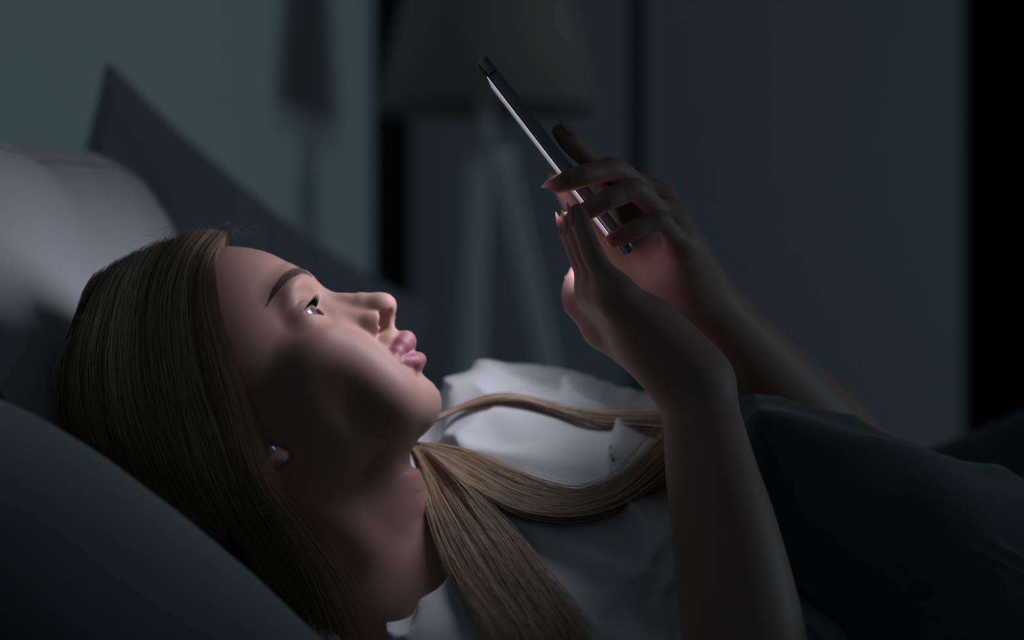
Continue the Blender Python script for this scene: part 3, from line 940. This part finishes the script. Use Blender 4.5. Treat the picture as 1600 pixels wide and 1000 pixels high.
def brows_and_lashes(parent):
    rng = np.random.default_rng(3)
    bm_ = hair_material('brow_hair', (.05, .029, .021), (.12, .076, .056), .6)
    lm_ = simple_mat('lash_black', (.004, .004, .004), .5)
    path = catmull(np.array([(3.45, 0.95), (3.85, 1.7), (4.16, 2.7), (4.36, 3.7), (4.40, 4.3), (4.36, 4.75)]), 40)   # (b, c)
    n = 800
    u = rng.random(n) ** .9 * 38.5
    i = u.astype(int)
    base = path[i] + (path[np.minimum(i + 1, 39)] - path[i]) * (u - i)[:, None]
    half = np.interp(u / 39, [0, .12, .45, .8, 1], [.22, .40, .36, .20, .07])
    off = rng.uniform(-1, 1, n)
    b0 = base[:, 0] + off * half; c0 = base[:, 1] + rng.normal(0, .03, n)
    L = np.interp(u / 39, [0, .3, 1], [.55, .75, .55]) * rng.uniform(.7, 1.1, n)
    tang = np.gradient(path, axis=0)[i]; tang /= np.linalg.norm(tang, axis=1, keepdims=True)
    lift = np.interp(u / 39, [0, .15, .5, 1], [1.3, .8, .25, -.1]) - off * .35
    dirs = np.stack([tang[:, 0] + lift * .8, tang[:, 1]], 1); dirs /= np.linalg.norm(dirs, axis=1, keepdims=True)
    t = np.linspace(0, 1, 6)
    B = b0[:, None] + dirs[:, :1] * L[:, None] * t; Cc = c0[:, None] + dirs[:, 1:] * L[:, None] * t
    A = surf_a(B.ravel(), Cc.ravel()).reshape(B.shape) + .015 + .05 * np.sin(t * 2.6)[None]
    tone = rng.random(n)
    for side in (1, -1):
        q = from_head(np.stack([A, B, Cc * side], -1).reshape(-1, 3)).reshape(n, 6, 3)
        N = np.broadcast_to(unit(from_head((1, .2, .9 * side)) - from_head((0, 0, 0))), q.shape)
        ribbons('eyebrow', q, N, .00011 * (1 - .7 * t)[None].repeat(n, 0), tone, bm_, parent)
    for side in (1, -1):
        for up in (True, False):
            m = 70 if up else 26
            tt = np.linspace(-.72 if up else -.25, .97, m) + rng.normal(0, .008, m)
            c = 3.02 + 1.38 * tt
            bu, bl, _ = lid_lines(c)
            b = bu + .02 if up else bl - .02
            rr = 1.37 ** 2 - (b - EYE[1]) ** 2 - (c - EYE[2]) ** 2
            a = EYE[0] + np.sqrt(np.maximum(rr, .02))
            ln = (rng.uniform(.65, .9, m) * (1.0 - .35 * sstep(.3, 1.0, tt))) if up else rng.uniform(.28, .42, m)
            root = np.stack([a, b, c], 1)
            d0 = np.stack([np.full(m, .90), np.full(m, .02 if up else -.28), .42 * tt + rng.normal(0, .05, m)], 1)
            d0 /= np.linalg.norm(d0, axis=1, keepdims=True)
            k = np.linspace(0, 1, 7)
            q = root[:, None] + d0[:, None] * (ln[:, None] * k)[..., None]
            q[..., 1] += (.12 if up else -.10) * ln[:, None] * k[None] ** 2
            q[..., 2] *= side
            qq = from_head(q.reshape(-1, 3)).reshape(m, 7, 3)
            N = np.broadcast_to(np.array([.2, -.95 * side, .25]), qq.shape)
            ribbons('eyelashes', qq, N, (.00016 if up else .00007) * (1 - .85 * k)[None].repeat(m, 0), np.zeros(m), lm_, parent)

def earring(parent):
    m = simple_mat('earring_stone', (.55, .6, .65), .3, .6)
    for side in (1, -1):
        loc = EA + np.array([.75, -2.15, .42]) @ ax
        loc[2] *= side
        bm = bmesh.new(); bmesh.ops.create_icosphere(bm, subdivisions=2, radius=.0026)
        o = bm_obj('earring', bm, m, None); o.location = from_head(loc)
        o.parent = parent; o.matrix_parent_inverse = Matrix.Translation(-Vector(parent.location))

# shirt: the trunk's field, inflated, with folds and a neck opening
FA = np.array([[.72, .20, -.66], [.25, .90, .35], [.64, -.38, .66]]); FA /= np.linalg.norm(FA, axis=1)[:, None]
FB = np.array([[.95, .10, -.28], [-.1, .98, .1], [.28, .0, .95]]); FB /= np.linalg.norm(FB, axis=1)[:, None]
def folds(p):
    q = p + .010 * np.stack([vnoise(p * 14 + o) for o in (3.1, 9.7, 17.3)], 1)
    n1 = vnoise((q @ FA.T) * np.array([7., 16., 30.]) + 5.0)         # long creases running down from the shoulder
    n2 = vnoise((q @ FB.T) * np.array([9., 14., 42.]) + 11.0)
    n3 = vnoise((q @ FA.T)[:, [2, 1, 0]] * np.array([14., 20., 60.]) + 2.0)
    rdg = lambda n: (1 - np.minimum(np.sqrt(n * n + .003) * 1.9, 1))
    return .0130 * rdg(n1) + .0065 * rdg(n2) * (.4 + .6 * (n1 > 0)) * 1.0 + .0022 * rdg(n3) - .0050
neck_hole = Cone(from_head((-4, -4, 0)), from_head((-8.9, -14.2, 0)), .060, .070)
neck_scoop = Ell(P(592, 845, -.02), (.064, .095, .062))
nape_gap = Ell(P(648, 712, .03), (.030, .05, .034))
sleeveL = unit(P(1345, 760, .19) - sL)
def shirt_field(p, bc=None, br=None):
    f = smin(trunk(p, bc, br, 1.0), np.maximum(upper_armL(p), (p - sL) @ sleeveL - .205), .03) - .0085 - folds(p)
    f = smax(smax(f, -neck_hole(p), .004), -neck_scoop(p), .004)
    f = smax(f, -nape_gap(p), .006)
    return f
# ------------------------------------------------------------------ the room
WALL_X0, WALL_K = -0.636, 0.155                              # headboard wall: x = X0 + K*y
def build_room():
    plaster = simple_mat('wall_plaster', (.86, .90, .92), .9, 0, (60, .08, 4, .002), .2, .05, 1.5)
    dim = simple_mat('corridor_painted_shade', (.012, .012, .013), .9)  # near-black colour stands in for the corridor having no light
    oak = None
    y0, y1 = -2.6, 2.74
    bm = bmesh.new()
    a = [(WALL_X0 + WALL_K * y, y) for y in (y0, y1)]
    lo = [bm.verts.new((x, y, 0)) for x, y in a]; hi = [bm.verts.new((x, y, 2.6)) for x, y in a]
    lo2 = [bm.verts.new((x - .12, y, 0)) for x, y in a]; hi2 = [bm.verts.new((x - .12, y, 2.6)) for x, y in a]
    for q in ((lo[0], lo[1], hi[1], hi[0]), (lo2[0], hi2[0], hi2[1], lo2[1]), (hi[0], hi[1], hi2[1], hi2[0]), (lo[0], hi[0], hi2[0], lo2[0]), (lo[1], lo2[1], hi2[1], hi[1]), (lo[0], lo2[0], lo2[1], lo[1])):
        bm.faces.new(q)
    tag(bm_obj('wall_left', bm, plaster), 'pale plaster wall behind the head of the bed', kind='structure')
    wood = simple_mat('dark_door_post', (.012, .011, .011), .6)
    bm = bmesh.new()
    for y in (2.34, 2.735):
        for z in (0, 2.3):
            for d in (0, .012): bm.verts.new((WALL_X0 + WALL_K * y + .001 + d, y, z))
    bmesh.ops.convex_hull(bm, input=bm.verts)
    tag(bm_obj('trim_1', bm, wood), 'dark narrow post in the corner beside the wardrobe', kind='structure')
    # back wall with a dark door opening to the right of the wardrobe
    bm = bmesh.new(); add_box(bm, (-.40, 2.75, 0), (.92, 2.87, 2.6))
    tag(bm_obj('wall_back', bm, plaster), 'pale wall behind the wardrobe', kind='structure')
    bm = bmesh.new(); add_box(bm, (1.95, 2.75, 0), (4.2, 2.87, 2.6))
    tag(bm_obj('wall_back_right', bm, plaster), 'pale wall beyond the dark doorway', kind='structure')
    for nm, lo_, hi_, lb in (('wall_front', (-1.3, -2.72, 0), (4.32, -2.6, 2.6), 'plain unseen wall facing the side of the bed'), ('wall_right', (4.2, -2.6, 0), (4.32, 2.75, 2.6), 'plain unseen wall beyond the foot of the bed')):  # unseen room walls, put in so ambient light enters only from above
        bm = bmesh.new(); add_box(bm, lo_, hi_); tag(bm_obj(nm, bm, plaster), lb, kind='structure')
    root = empty('wall_corridor', (1.4, 3.6, 0)); tag(root, 'unlit corridor beyond the open doorway, its shade put into the colour', kind='structure')
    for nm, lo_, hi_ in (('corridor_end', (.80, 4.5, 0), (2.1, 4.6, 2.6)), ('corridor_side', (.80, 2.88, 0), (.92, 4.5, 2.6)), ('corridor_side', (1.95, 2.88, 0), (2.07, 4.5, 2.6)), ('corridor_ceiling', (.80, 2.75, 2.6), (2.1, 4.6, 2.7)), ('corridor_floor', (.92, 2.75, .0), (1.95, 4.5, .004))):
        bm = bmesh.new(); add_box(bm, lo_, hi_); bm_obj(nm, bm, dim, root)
    # floor boards
    fl = empty('floor', (0, 0, 0)); tag(fl, 'dark wooden plank floor', kind='structure')
    wood, nt, b = mat_new('floor_oak')
    tc = nt.nodes.new('ShaderNodeTexCoord'); mp = nt.nodes.new('ShaderNodeMapping'); mp.inputs['Scale'].default_value = (1.2, 14, 1)
    nz = nt.nodes.new('ShaderNodeTexNoise'); nz.inputs['Scale'].default_value = 6; nz.inputs['Detail'].default_value = 6
    mx = nt.nodes.new('ShaderNodeMix'); mx.data_type = 'RGBA'; mx.inputs[6].default_value = (.10, .065, .04, 1); mx.inputs[7].default_value = (.20, .135, .085, 1)
    nt.links.new(tc.outputs['Object'], mp.inputs[0]); nt.links.new(mp.outputs[0], nz.inputs['Vector']); nt.links.new(nz.outputs[0], mx.inputs[0]); nt.links.new(mx.outputs[2], b.inputs['Base Color'])
    b.inputs['Roughness'].default_value = .5
    bm = bmesh.new(); add_box(bm, (-1.1, -2.6, -.05), (4.2, 3.05, -.012)); bm_obj('subfloor', bm, wood, fl)
    bm = bmesh.new(); add_box(bm, (-1.1, 0, -.012), (4.2, .136, 0), .0015)
    me = None
    for k in range(41):
        if me is None:
            o = bm_obj('plank', bm, wood, fl); me = o.data
        else:
            o = bpy.data.objects.new('plank', me); link(o, fl)
        o.location.y = -2.6 + k * .138
    # wardrobe with two flat sliding doors
    white = simple_mat('wardrobe_lacquer', (.36, .395, .41), .55, 0, (90, .03), .3, .03, 2.0)
    inner = simple_mat('wardrobe_carcass', (.20, .225, .235), .7)
    wr = empty('wardrobe', (.35, 2.45, 0)); tag(wr, 'tall pale wardrobe with flat sliding doors behind the tripod lamp', 'wardrobe')
    bm = bmesh.new(); add_box(bm, (-.208, 2.475, 0), (.907, 2.74, 2.45), .003); bm_obj('carcass', bm, inner, wr)
    for x0, x1 in ((-.206, .232), (.270, .905)):
        bm = bmesh.new(); add_box(bm, (x0, 2.445, .06), (x1, 2.474, 2.40), .003); bm_obj('sliding_door', bm, white, wr)
    bm = bmesh.new(); add_box(bm, (-.208, 2.452, 0), (.907, 2.474, .055), .002); bm_obj('plinth', bm, inner, wr)

# ------------------------------------------------------------------ tripod floor lamp
def tube_mesh(bm, pts, rad, seg=14, M=None):
    pts = [np.array(p, float) for p in pts]; rings = []
    for i, p in enumerate(pts):
        d = unit(pts[min(i + 1, len(pts) - 1)] - pts[max(i - 1, 0)])
        u = unit(np.cross(d, [0, 1, .01] if abs(d[1]) < .9 else [1, 0, 0])); v = np.cross(d, u)
        r = rad[i] if hasattr(rad, '__len__') else rad
        rings.append([bm.verts.new(tuple(p + r * (math.cos(a) * u + math.sin(a) * v))) for a in np.linspace(0, 2 * math.pi, seg, endpoint=False)])
    for a, b in zip(rings, rings[1:]):
        for i in range(seg): bm.faces.new((a[i], a[(i + 1) % seg], b[(i + 1) % seg], b[i]))
    bm.faces.new(rings[0][::-1]); bm.faces.new(rings[-1])

def build_lamp():
    base = np.array([-.042, 1.75, 0.0])
    root = empty('floor_lamp', tuple(base)); tag(root, 'unlit tripod floor lamp with a brown fabric shade and white wooden legs', 'lamp')
    white = simple_mat('lamp_white_wood', (.84, .87, .88), .5, 0, (40, .05))
    metal = simple_mat('lamp_metal', (.55, .57, .58), .4, .6)
    cloth = fabric_mat('lamp_shade_linen', (.40, .335, .28), 700, .3, .95, .1)
    zs, zh = 1.142, 1.060
    bm = bmesh.new(); N = 56; loops = []
    prof = [(.181, zs), (.1105, zs + .285), (.1085, zs + .285), (.179, zs)]
    for r, z in prof: loops.append([bm.verts.new((base[0] + r * math.cos(a), base[1] + r * math.sin(a), z)) for a in np.linspace(0, 2 * math.pi, N, endpoint=False)])
    for a, b in zip(loops, loops[1:] + loops[:1]):
        for i in range(N): bm.faces.new((a[i], a[(i + 1) % N], b[(i + 1) % N], b[i]))
    sh = bm_obj('shade', bm, cloth, root, True)
    for r, z in ((.1805, zs + .004), (.111, zs + .281)):
        bm = bmesh.new(); lp = []
        for k in range(N):
            a = 2 * math.pi * k / N
            lp.append([bm.verts.new((base[0] + (r + .0022 * math.cos(q)) * math.cos(a), base[1] + (r + .0022 * math.cos(q)) * math.sin(a), z + .004 * math.sin(q))) for q in np.linspace(0, 2 * math.pi, 8, endpoint=False)])
        for k in range(N):
            for j in range(8): bm.faces.new((lp[k][j], lp[(k + 1) % N][j], lp[(k + 1) % N][(j + 1) % 8], lp[k][(j + 1) % 8]))
        bm_obj('shade_rim', bm, cloth, root, True)
    bm = bmesh.new(); tube_mesh(bm, [base + (0, 0, zh), base + (0, 0, zs + .16)], .011, 16); bm_obj('pole', bm, white, root, True)
    bm = bmesh.new(); tube_mesh(bm, [base + (0, 0, zs + .06), base + (0, 0, zs + .12)], .020, 16); bm_obj('bulb_socket', bm, metal, root, True)
    bm = bmesh.new(); bmesh.ops.create_uvsphere(bm, u_segments=18, v_segments=12, radius=.03, matrix=Matrix.Translation(tuple(base + (0, 0, zs + .148)))); bm_obj('bulb', bm, simple_mat('bulb_glass', (.55, .55, .52), .2), root, True)
    for k in range(3):
        a = 2 * math.pi * k / 3 + .4
        bm = bmesh.new(); tube_mesh(bm, [base + (0, 0, zs + .10), base + (.150 * math.cos(a), .150 * math.sin(a), zs + .10)], .0022, 6); bm_obj('shade_spoke', bm, metal, root)
    bm = bmesh.new(); bmesh.ops.create_cone(bm, cap_ends=True, segments=24, radius1=.042, radius2=.036, depth=.030, matrix=Matrix.Translation(tuple(base + (0.008, 0, zh + .008)))); bm_obj('hub', bm, white, root, True)
    for top, ft in (((-.012, -.02), (-.045, -.30)), ((.026, .005), (.26, .06)), ((-.010, .022), (-.075, .31))):
        A = base + np.array([top[0], top[1], zh]); B = base + np.array([ft[0], ft[1], 0.0])
        bm = bmesh.new(); d = unit(B - A); u = unit(np.cross(d, [0, 1, 0]) if abs(d[0]) > .05 else np.cross(d, [0, 1, 0])); v = np.cross(d, u)
        rings = []
        for s, h in ((0, .0185), (.03, .0195), (1, .0165)):
            p = A + (B - A) * s
            rings.append([bm.verts.new(tuple(p + u * (h * .98) * cx + v * h * .75 * cy)) for cx, cy in ((-1, -.7), (-.7, -1), (.7, -1), (1, -.7), (1, .7), (.7, 1), (-.7, 1), (-1, .7))])
        for r0, r1 in zip(rings, rings[1:]):
            for i in range(8): bm.faces.new((r0[i], r0[(i + 1) % 8], r1[(i + 1) % 8], r1[i]))
        bm.faces.new(rings[0][::-1]); bm.faces.new(rings[-1])
        bm_obj('leg', bm, white, root)

# ------------------------------------------------------------------ bed and bedding
def cushion(name, C, e1, e2, h1, h2, thick, mat, seed=0, pw=2.6, wr=.006, piping=True, pin=.05, collide=None, n=90, root=None, seam_mat=None, stitch=()):
    """stuffed pillow: e1,e2 in-plane axes with half sizes h1,h2; thick = half thickness"""
    C, e1 = np.array(C, float), unit(np.array(e1, float)); e2 = np.array(e2, float); e2 = unit(e2 - (e2 @ e1) * e1); nn = np.cross(e1, e2)
    rng = np.random.default_rng(seed)
    u = np.sin(np.linspace(-math.pi / 2, math.pi / 2, n)); U, V = np.meshgrid(u, u, indexing='ij')
    K = rng.normal(0, 1, (9, 2)) * np.array([5, 5]); PH = rng.random(9) * 6.3
    wrk = sum(np.sin(U * k[0] + V * k[1] + p + 1.3 * np.sin(2.2 * V * k[0] / 5 + p)) / (1 + .18 * np.hypot(*k)) for k, p in zip(K, PH))
    # creases that run in from the seam
    edge = np.maximum(np.abs(U), np.abs(V))
    ang = np.arctan2(V, U)
    rad = sum(a * (1 - np.abs(np.sin(ang * f + q))) ** 2 for a, f, q in zip((.5, .4, .35), (5, 8, 13), rng.random(3) * 6)) * sstep(.35, .85, edge) * (1 - sstep(.93, 1, edge))
    prof = (np.maximum(1 - np.abs(U) ** pw, 0) * np.maximum(1 - np.abs(V) ** pw, 0)) ** .52
    vs_, fs = [], []
    su = U * h1 * (1 - pin * (1 - V ** 2) * np.abs(U) ** 3); sv = V * h2 * (1 - pin * (1 - U ** 2) * np.abs(V) ** 3)
    for sgn in (1, -1):
        z = sgn * thick * prof + wr * prof ** .5 * (wrk * .35 * sgn - rad * .9 * sgn)
        vs_.append((C + su[..., None] * e1 + sv[..., None] * e2 + z[..., None] * nn).reshape(-1, 3))
    i = (np.arange(n - 1)[:, None] * n + np.arange(n - 1)[None])
    q = np.stack([i, i + n, i + n + 1, i + 1], -1).reshape(-1, 4)
    fs = np.concatenate([q, q[:, ::-1] + n * n])
    v = np.concatenate(vs_)
    # weld the rim
    rim = np.zeros((n, n), bool); rim[0] = rim[-1] = True; rim[:, 0] = rim[:, -1] = True
    mp = np.arange(2 * n * n); r = np.where(rim.ravel())[0]; mp[r + n * n] = r
    v[r + 0] = (v[r] + v[r + n * n]) / 2
    used = np.unique(mp); re = np.zeros(2 * n * n, int); re[used] = np.arange(len(used))
    fs = re[mp[fs]]; v = v[used]
    if collide is not None:
        for _ in range(4):
            f = collide(v); m = f < .012
            if not m.any(): break
            e = 1e-3; pm = v[m]; f0 = f[m]
            g = np.stack([(collide(pm + e * np.eye(3)[d]) - f0) / e for d in range(3)], 1)
            g /= np.maximum(np.linalg.norm(g, axis=1, keepdims=True), 1e-6)
            v[m] = pm + g * np.clip(.012 - f0, 0, .02)[:, None]
    v[:, 2] = np.where(v[:, 2] < .482, .482 + (v[:, 2] - .482) * .02, v[:, 2])   # flattened on the mattress
    grid = vs_[0].reshape(n, n, 3)
    for axis, val in stitch:                                   # stitched line across the upper face
        j = int(np.argmin(np.abs(u - val)))
        line = (grid[j] if axis == 0 else grid[:, j])[6:-6] + nn * .0004
        bm = bmesh.new(); tube_mesh(bm, [p for p in line if p[2] > .49], .0011, 6); bm_obj('stitching', bm, seam_mat or mat, root, True)
    body = mesh_np('cover' if root is not None else name, v, fs, mat, root)
    if piping and root is not None:
        loop = np.concatenate([np.stack([u, np.full(n, -1.)], 1)[:-1], np.stack([np.full(n, 1.), u], 1)[:-1], np.stack([u[::-1], np.full(n, 1.)], 1)[:-1], np.stack([np.full(n, -1.), u[::-1]], 1)[:-1]])
        a, b = loop[:, 0], loop[:, 1]
        pu = a * h1 * (1 - pin * (1 - b ** 2) * np.abs(a) ** 3); pv = b * h2 * (1 - pin * (1 - a ** 2) * np.abs(b) ** 3)
        ctr = C + pu[:, None] * e1 + pv[:, None] * e2
        m = len(ctr); d = np.roll(ctr, -1, 0) - np.roll(ctr, 1, 0); d /= np.linalg.norm(d, axis=1, keepdims=True)
        s = np.cross(d, nn); k = 8
        an = np.linspace(0, 2 * math.pi, k, endpoint=False); rr = .0032
        vv = (ctr[:, None] + rr * (np.cos(an)[None, :, None] * s[:, None] + np.sin(an)[None, :, None] * nn)).reshape(-1, 3)
        vv[:, 2] = np.where(vv[:, 2] < .482, .482 + (vv[:, 2] - .482) * .02, vv[:, 2])
        ii = np.arange(m)[:, None] * k; jj = np.arange(k)[None]
        nx = (np.arange(m)[:, None] + 1) % m * k
        F = np.stack([ii + jj, nx + jj, nx + (jj + 1) % k, ii + (jj + 1) % k], -1).reshape(-1, 4)
        mesh_np('seam', vv, F, seam_mat or mat, root)
    return body

def build_bed():
    sheet = fabric_mat('grey_sheet', (.30, .34, .37))
    frame = simple_mat('bed_frame_fabric', (.10, .11, .12), .85, 0, (300, .2))
    root = empty('bed', (.45, .05, 0)); tag(root, 'low double bed with a grey fitted sheet under the lying person', 'bed')
    M = Matrix.Translation((WALL_X0 + .02, 0, 0)) @ Matrix.Rotation(-math.atan(WALL_K), 4, 'Z')
    bm = bmesh.new(); add_box(bm, (.06, -.72, .235), (2.02, .98, .472), .035, M)
    mt = bm_obj('mattress', bm, sheet, root, True)
    bm = bmesh.new(); add_box(bm, (.04, -.74, .08), (2.05, 1.0, .235), .012, M); bm_obj('base', bm, frame, root)
    for x, y in ((.10, -.66), (1.95, -.66), (.10, .92), (1.95, .92)):
        bm = bmesh.new(); add_box(bm, (x - .03, y - .03, 0), (x + .03, y + .03, .082), .004, M); bm_obj('leg', bm, frame, root)

def build_pillows():
    grey = fabric_mat('pale_grey_pillowcase', (.60, .62, .66), 1100, .35, .92, .25)
    dkg = fabric_mat('dark_grey_pillowcase', (.25, .265, .29), 900, .3, .92, .2)
    teal = fabric_mat('teal_pillowcase', (.040, .078, .084), 900, .25, .9, .25)
    seam = fabric_mat('pillow_stitching', (.26, .28, .31), 1500, .6, .95, .1)
    coll = lambda p: np.where(np.linalg.norm(p - from_head((-2.8, 3, 0)), axis=1) < .22, head_field(p) - .004, 1.0)
    C = P(66, 690, .14)
    r = empty('pillow', tuple(C)); tag(r, 'pale grey pillow with a stitched seam, under the lying person\'s head', 'pillow')
    cushion('pillow', C, (.36, .93, .0), (-.42, .14, .88), .27, .265, .105, grey, 4, 3.4, .010, True, .03, coll, 100, r, seam, stitch=((0, -.62), (1, .80)))
    A, B = P(176, 108, .52), P(668, 480, 1.0)
    e1 = unit(B - A); L = np.linalg.norm(B - A) / 2
    e2 = np.array([-.20, -.10, -.95]); e2 = unit(e2 - (e2 @ e1) * e1)
    C = (A + B) / 2 + e2 * .25
    r = empty('pillow', tuple(C)); tag(r, 'dark grey pillow standing on its edge against the wall, one corner up', 'pillow')
    cushion('pillow', C, e1, e2, L * 1.02, .25, .078, dkg, 9, 2.4, .016, True, .09, None, 80, r, dkg)
    n = unit(np.array([.66, 0, .75])); t = np.array([.75, 0, -.66])
    C = P(205, 772, -.285) - n * .085 + t * .065
    r = empty('pillow', tuple(C)); tag(r, 'teal pillow overlapping the ends of the person\'s long hair', 'pillow')
    cushion('pillow', C, (0, 1, 0), t, .20, .235, .085, teal, 2, 2.4, .004, True, .05, coll, 80, r, teal)

def build_duvet():
    m = fabric_mat('teal_duvet_cotton', (.045, .085, .088), 800, .25, .9, .3)
    nx, ny = 200, 170
    X = np.linspace(.135, 1.30, nx); Y = np.linspace(-.62, .80, ny)
    x, y = np.meshgrid(X, Y, indexing='ij')
    xl = .135 + .080 * (1 - sstep(-.105, -.075, y))               # the hem runs past the near arm
    x = xl + (x - .135) / (1.30 - .135) * (1.30 - xl)
    crest = np.interp(x, [.135, .18, .2775, .37, .5, .8, 1.3], [.735, .730, .701, .660, .625, .60, .58])
    mat_z = .500
    # cross-section: crest over the body at y=.07, falling to the mattress on the camera side
    ylo = np.interp(x, [.13, .25, .45, 1.3], [-.18, -.20, -.36, -.45])
    yhi = np.interp(x, [.13, .30, .5], [-.03, -.02, .05])
    w = np.where(y < .07, sstep(0, 1, (y - ylo) / (yhi - ylo)), 1 - .35 * sstep(.07, .22, y))
    z = mat_z + (crest - mat_z) * w
    hump = np.interp(x, [.22, .33, .40, .46, .55, .8, 1.3], [.0, .160, .190, .203, .205, .17, .10]) * np.exp(-((y - .38) / .13) ** 2)
    z = np.maximum(z, mat_z + hump) + .012 * np.exp(-((z - mat_z - hump) / .03) ** 2)
    z = np.where(y > .45, np.maximum(mat_z + .012, mat_z + (z - mat_z) * (1 - sstep(.5, .75, y))), z)
    q = x + .03 * np.sin(9 * y + 3); r = y + .02 * np.sin(11 * x)
    fold = .010 * (1 - np.abs(np.sin(14 * r + 9 * q))) ** 2 + .007 * (1 - np.abs(np.sin(26 * r - 13 * q + 1))) ** 2 + .003 * np.sin(38 * q + 22 * r)
    z = z + fold * (.4 + .6 * sstep(-.3, 0, y)) + .008
    z = z - .03 * (1 - sstep(0, .03, x - xl))
    v = np.stack([x, y, z], -1).reshape(-1, 3)
    i = np.arange(nx - 1)[:, None] * ny + np.arange(ny - 1)[None]
    f = np.stack([i, i + ny, i + ny + 1, i + 1], -1).reshape(-1, 4)
    o = mesh_np('duvet', v, f, m)
    md = o.modifiers.new('thickness', 'SOLIDIFY'); md.thickness = .022; md.offset = -1
    tag(o, 'dark teal duvet drawn up to the lying person\'s waist in soft folds', 'duvet')
# ------------------------------------------------------------------ build
SCREEN = 2.0
GLOW = 0.245
build_room()
build_bed()
build_pillows()
build_duvet()
build_lamp()

person_root = empty('person', tuple(P(900, 1100, 0)))
tag(person_root, 'person in a white shirt lying on the bed, holding up a phone', 'person')
xs = graded(-.42, .36, -.21, .15, .00115, .004)
ys = graded(-.24, .26, -.14, .075, .00115, .004)
zs = graded(.47, .96, .69, .93, .00115, .004)
bv, bf = surface_nets(body_field, xs, ys, zs)
skin = skin_material()
bo = mesh_np('body', bv, bf, skin, person_root)
lip, blush, shadow_ = skin_masks(bv)
for nm, d in (('lip', lip), ('blush', blush), ('eyeshadow', shadow_)):
    a = bo.data.attributes.new(nm, 'FLOAT', 'POINT'); a.data.foreach_set('value', d.astype(np.float32))
g = np.arange(-.16, .36, 0.0036)
sv, sf = surface_nets(shirt_field, g, np.arange(-.24, .27, 0.0036), np.arange(.44, .80, 0.0036), 20)
so = mesh_np('shirt', sv, sf, fabric_mat('white_cotton', (.72, .75, .78), 1000, .25, .9, .3, .04), person_root)
so['label'] = 'loose white cotton shirt'
hm = head_hair(person_root)
front_locks(person_root, hm, lambda p: np.minimum(shirt_field(p), trunk(p)))
brows_and_lashes(person_root)
for s in (1, -1): build_eye(s, person_root)
nm, nt_, pb = mat_new('nail_polish_pink')
pb.inputs['Base Color'].default_value = (.55, .30, .30, 1); pb.inputs['Roughness'].default_value = .2; pb.inputs['Coat Weight'].default_value = .5
tr_ = nt_.nodes.new('ShaderNodeBsdfTranslucent'); tr_.inputs[0].default_value = (.95, .68, .66, 1)
ms_ = nt_.nodes.new('ShaderNodeMixShader'); ms_.inputs[0].default_value = .55
nt_.links.new(pb.outputs[0], ms_.inputs[1]); nt_.links.new(tr_.outputs[0], ms_.inputs[2]); nt_.links.new(ms_.outputs[0], nt_.nodes['Material Output'].inputs[0])
for F in FINGERS: build_nail(*F, person_root, nm)
earring(person_root)
build_phone()
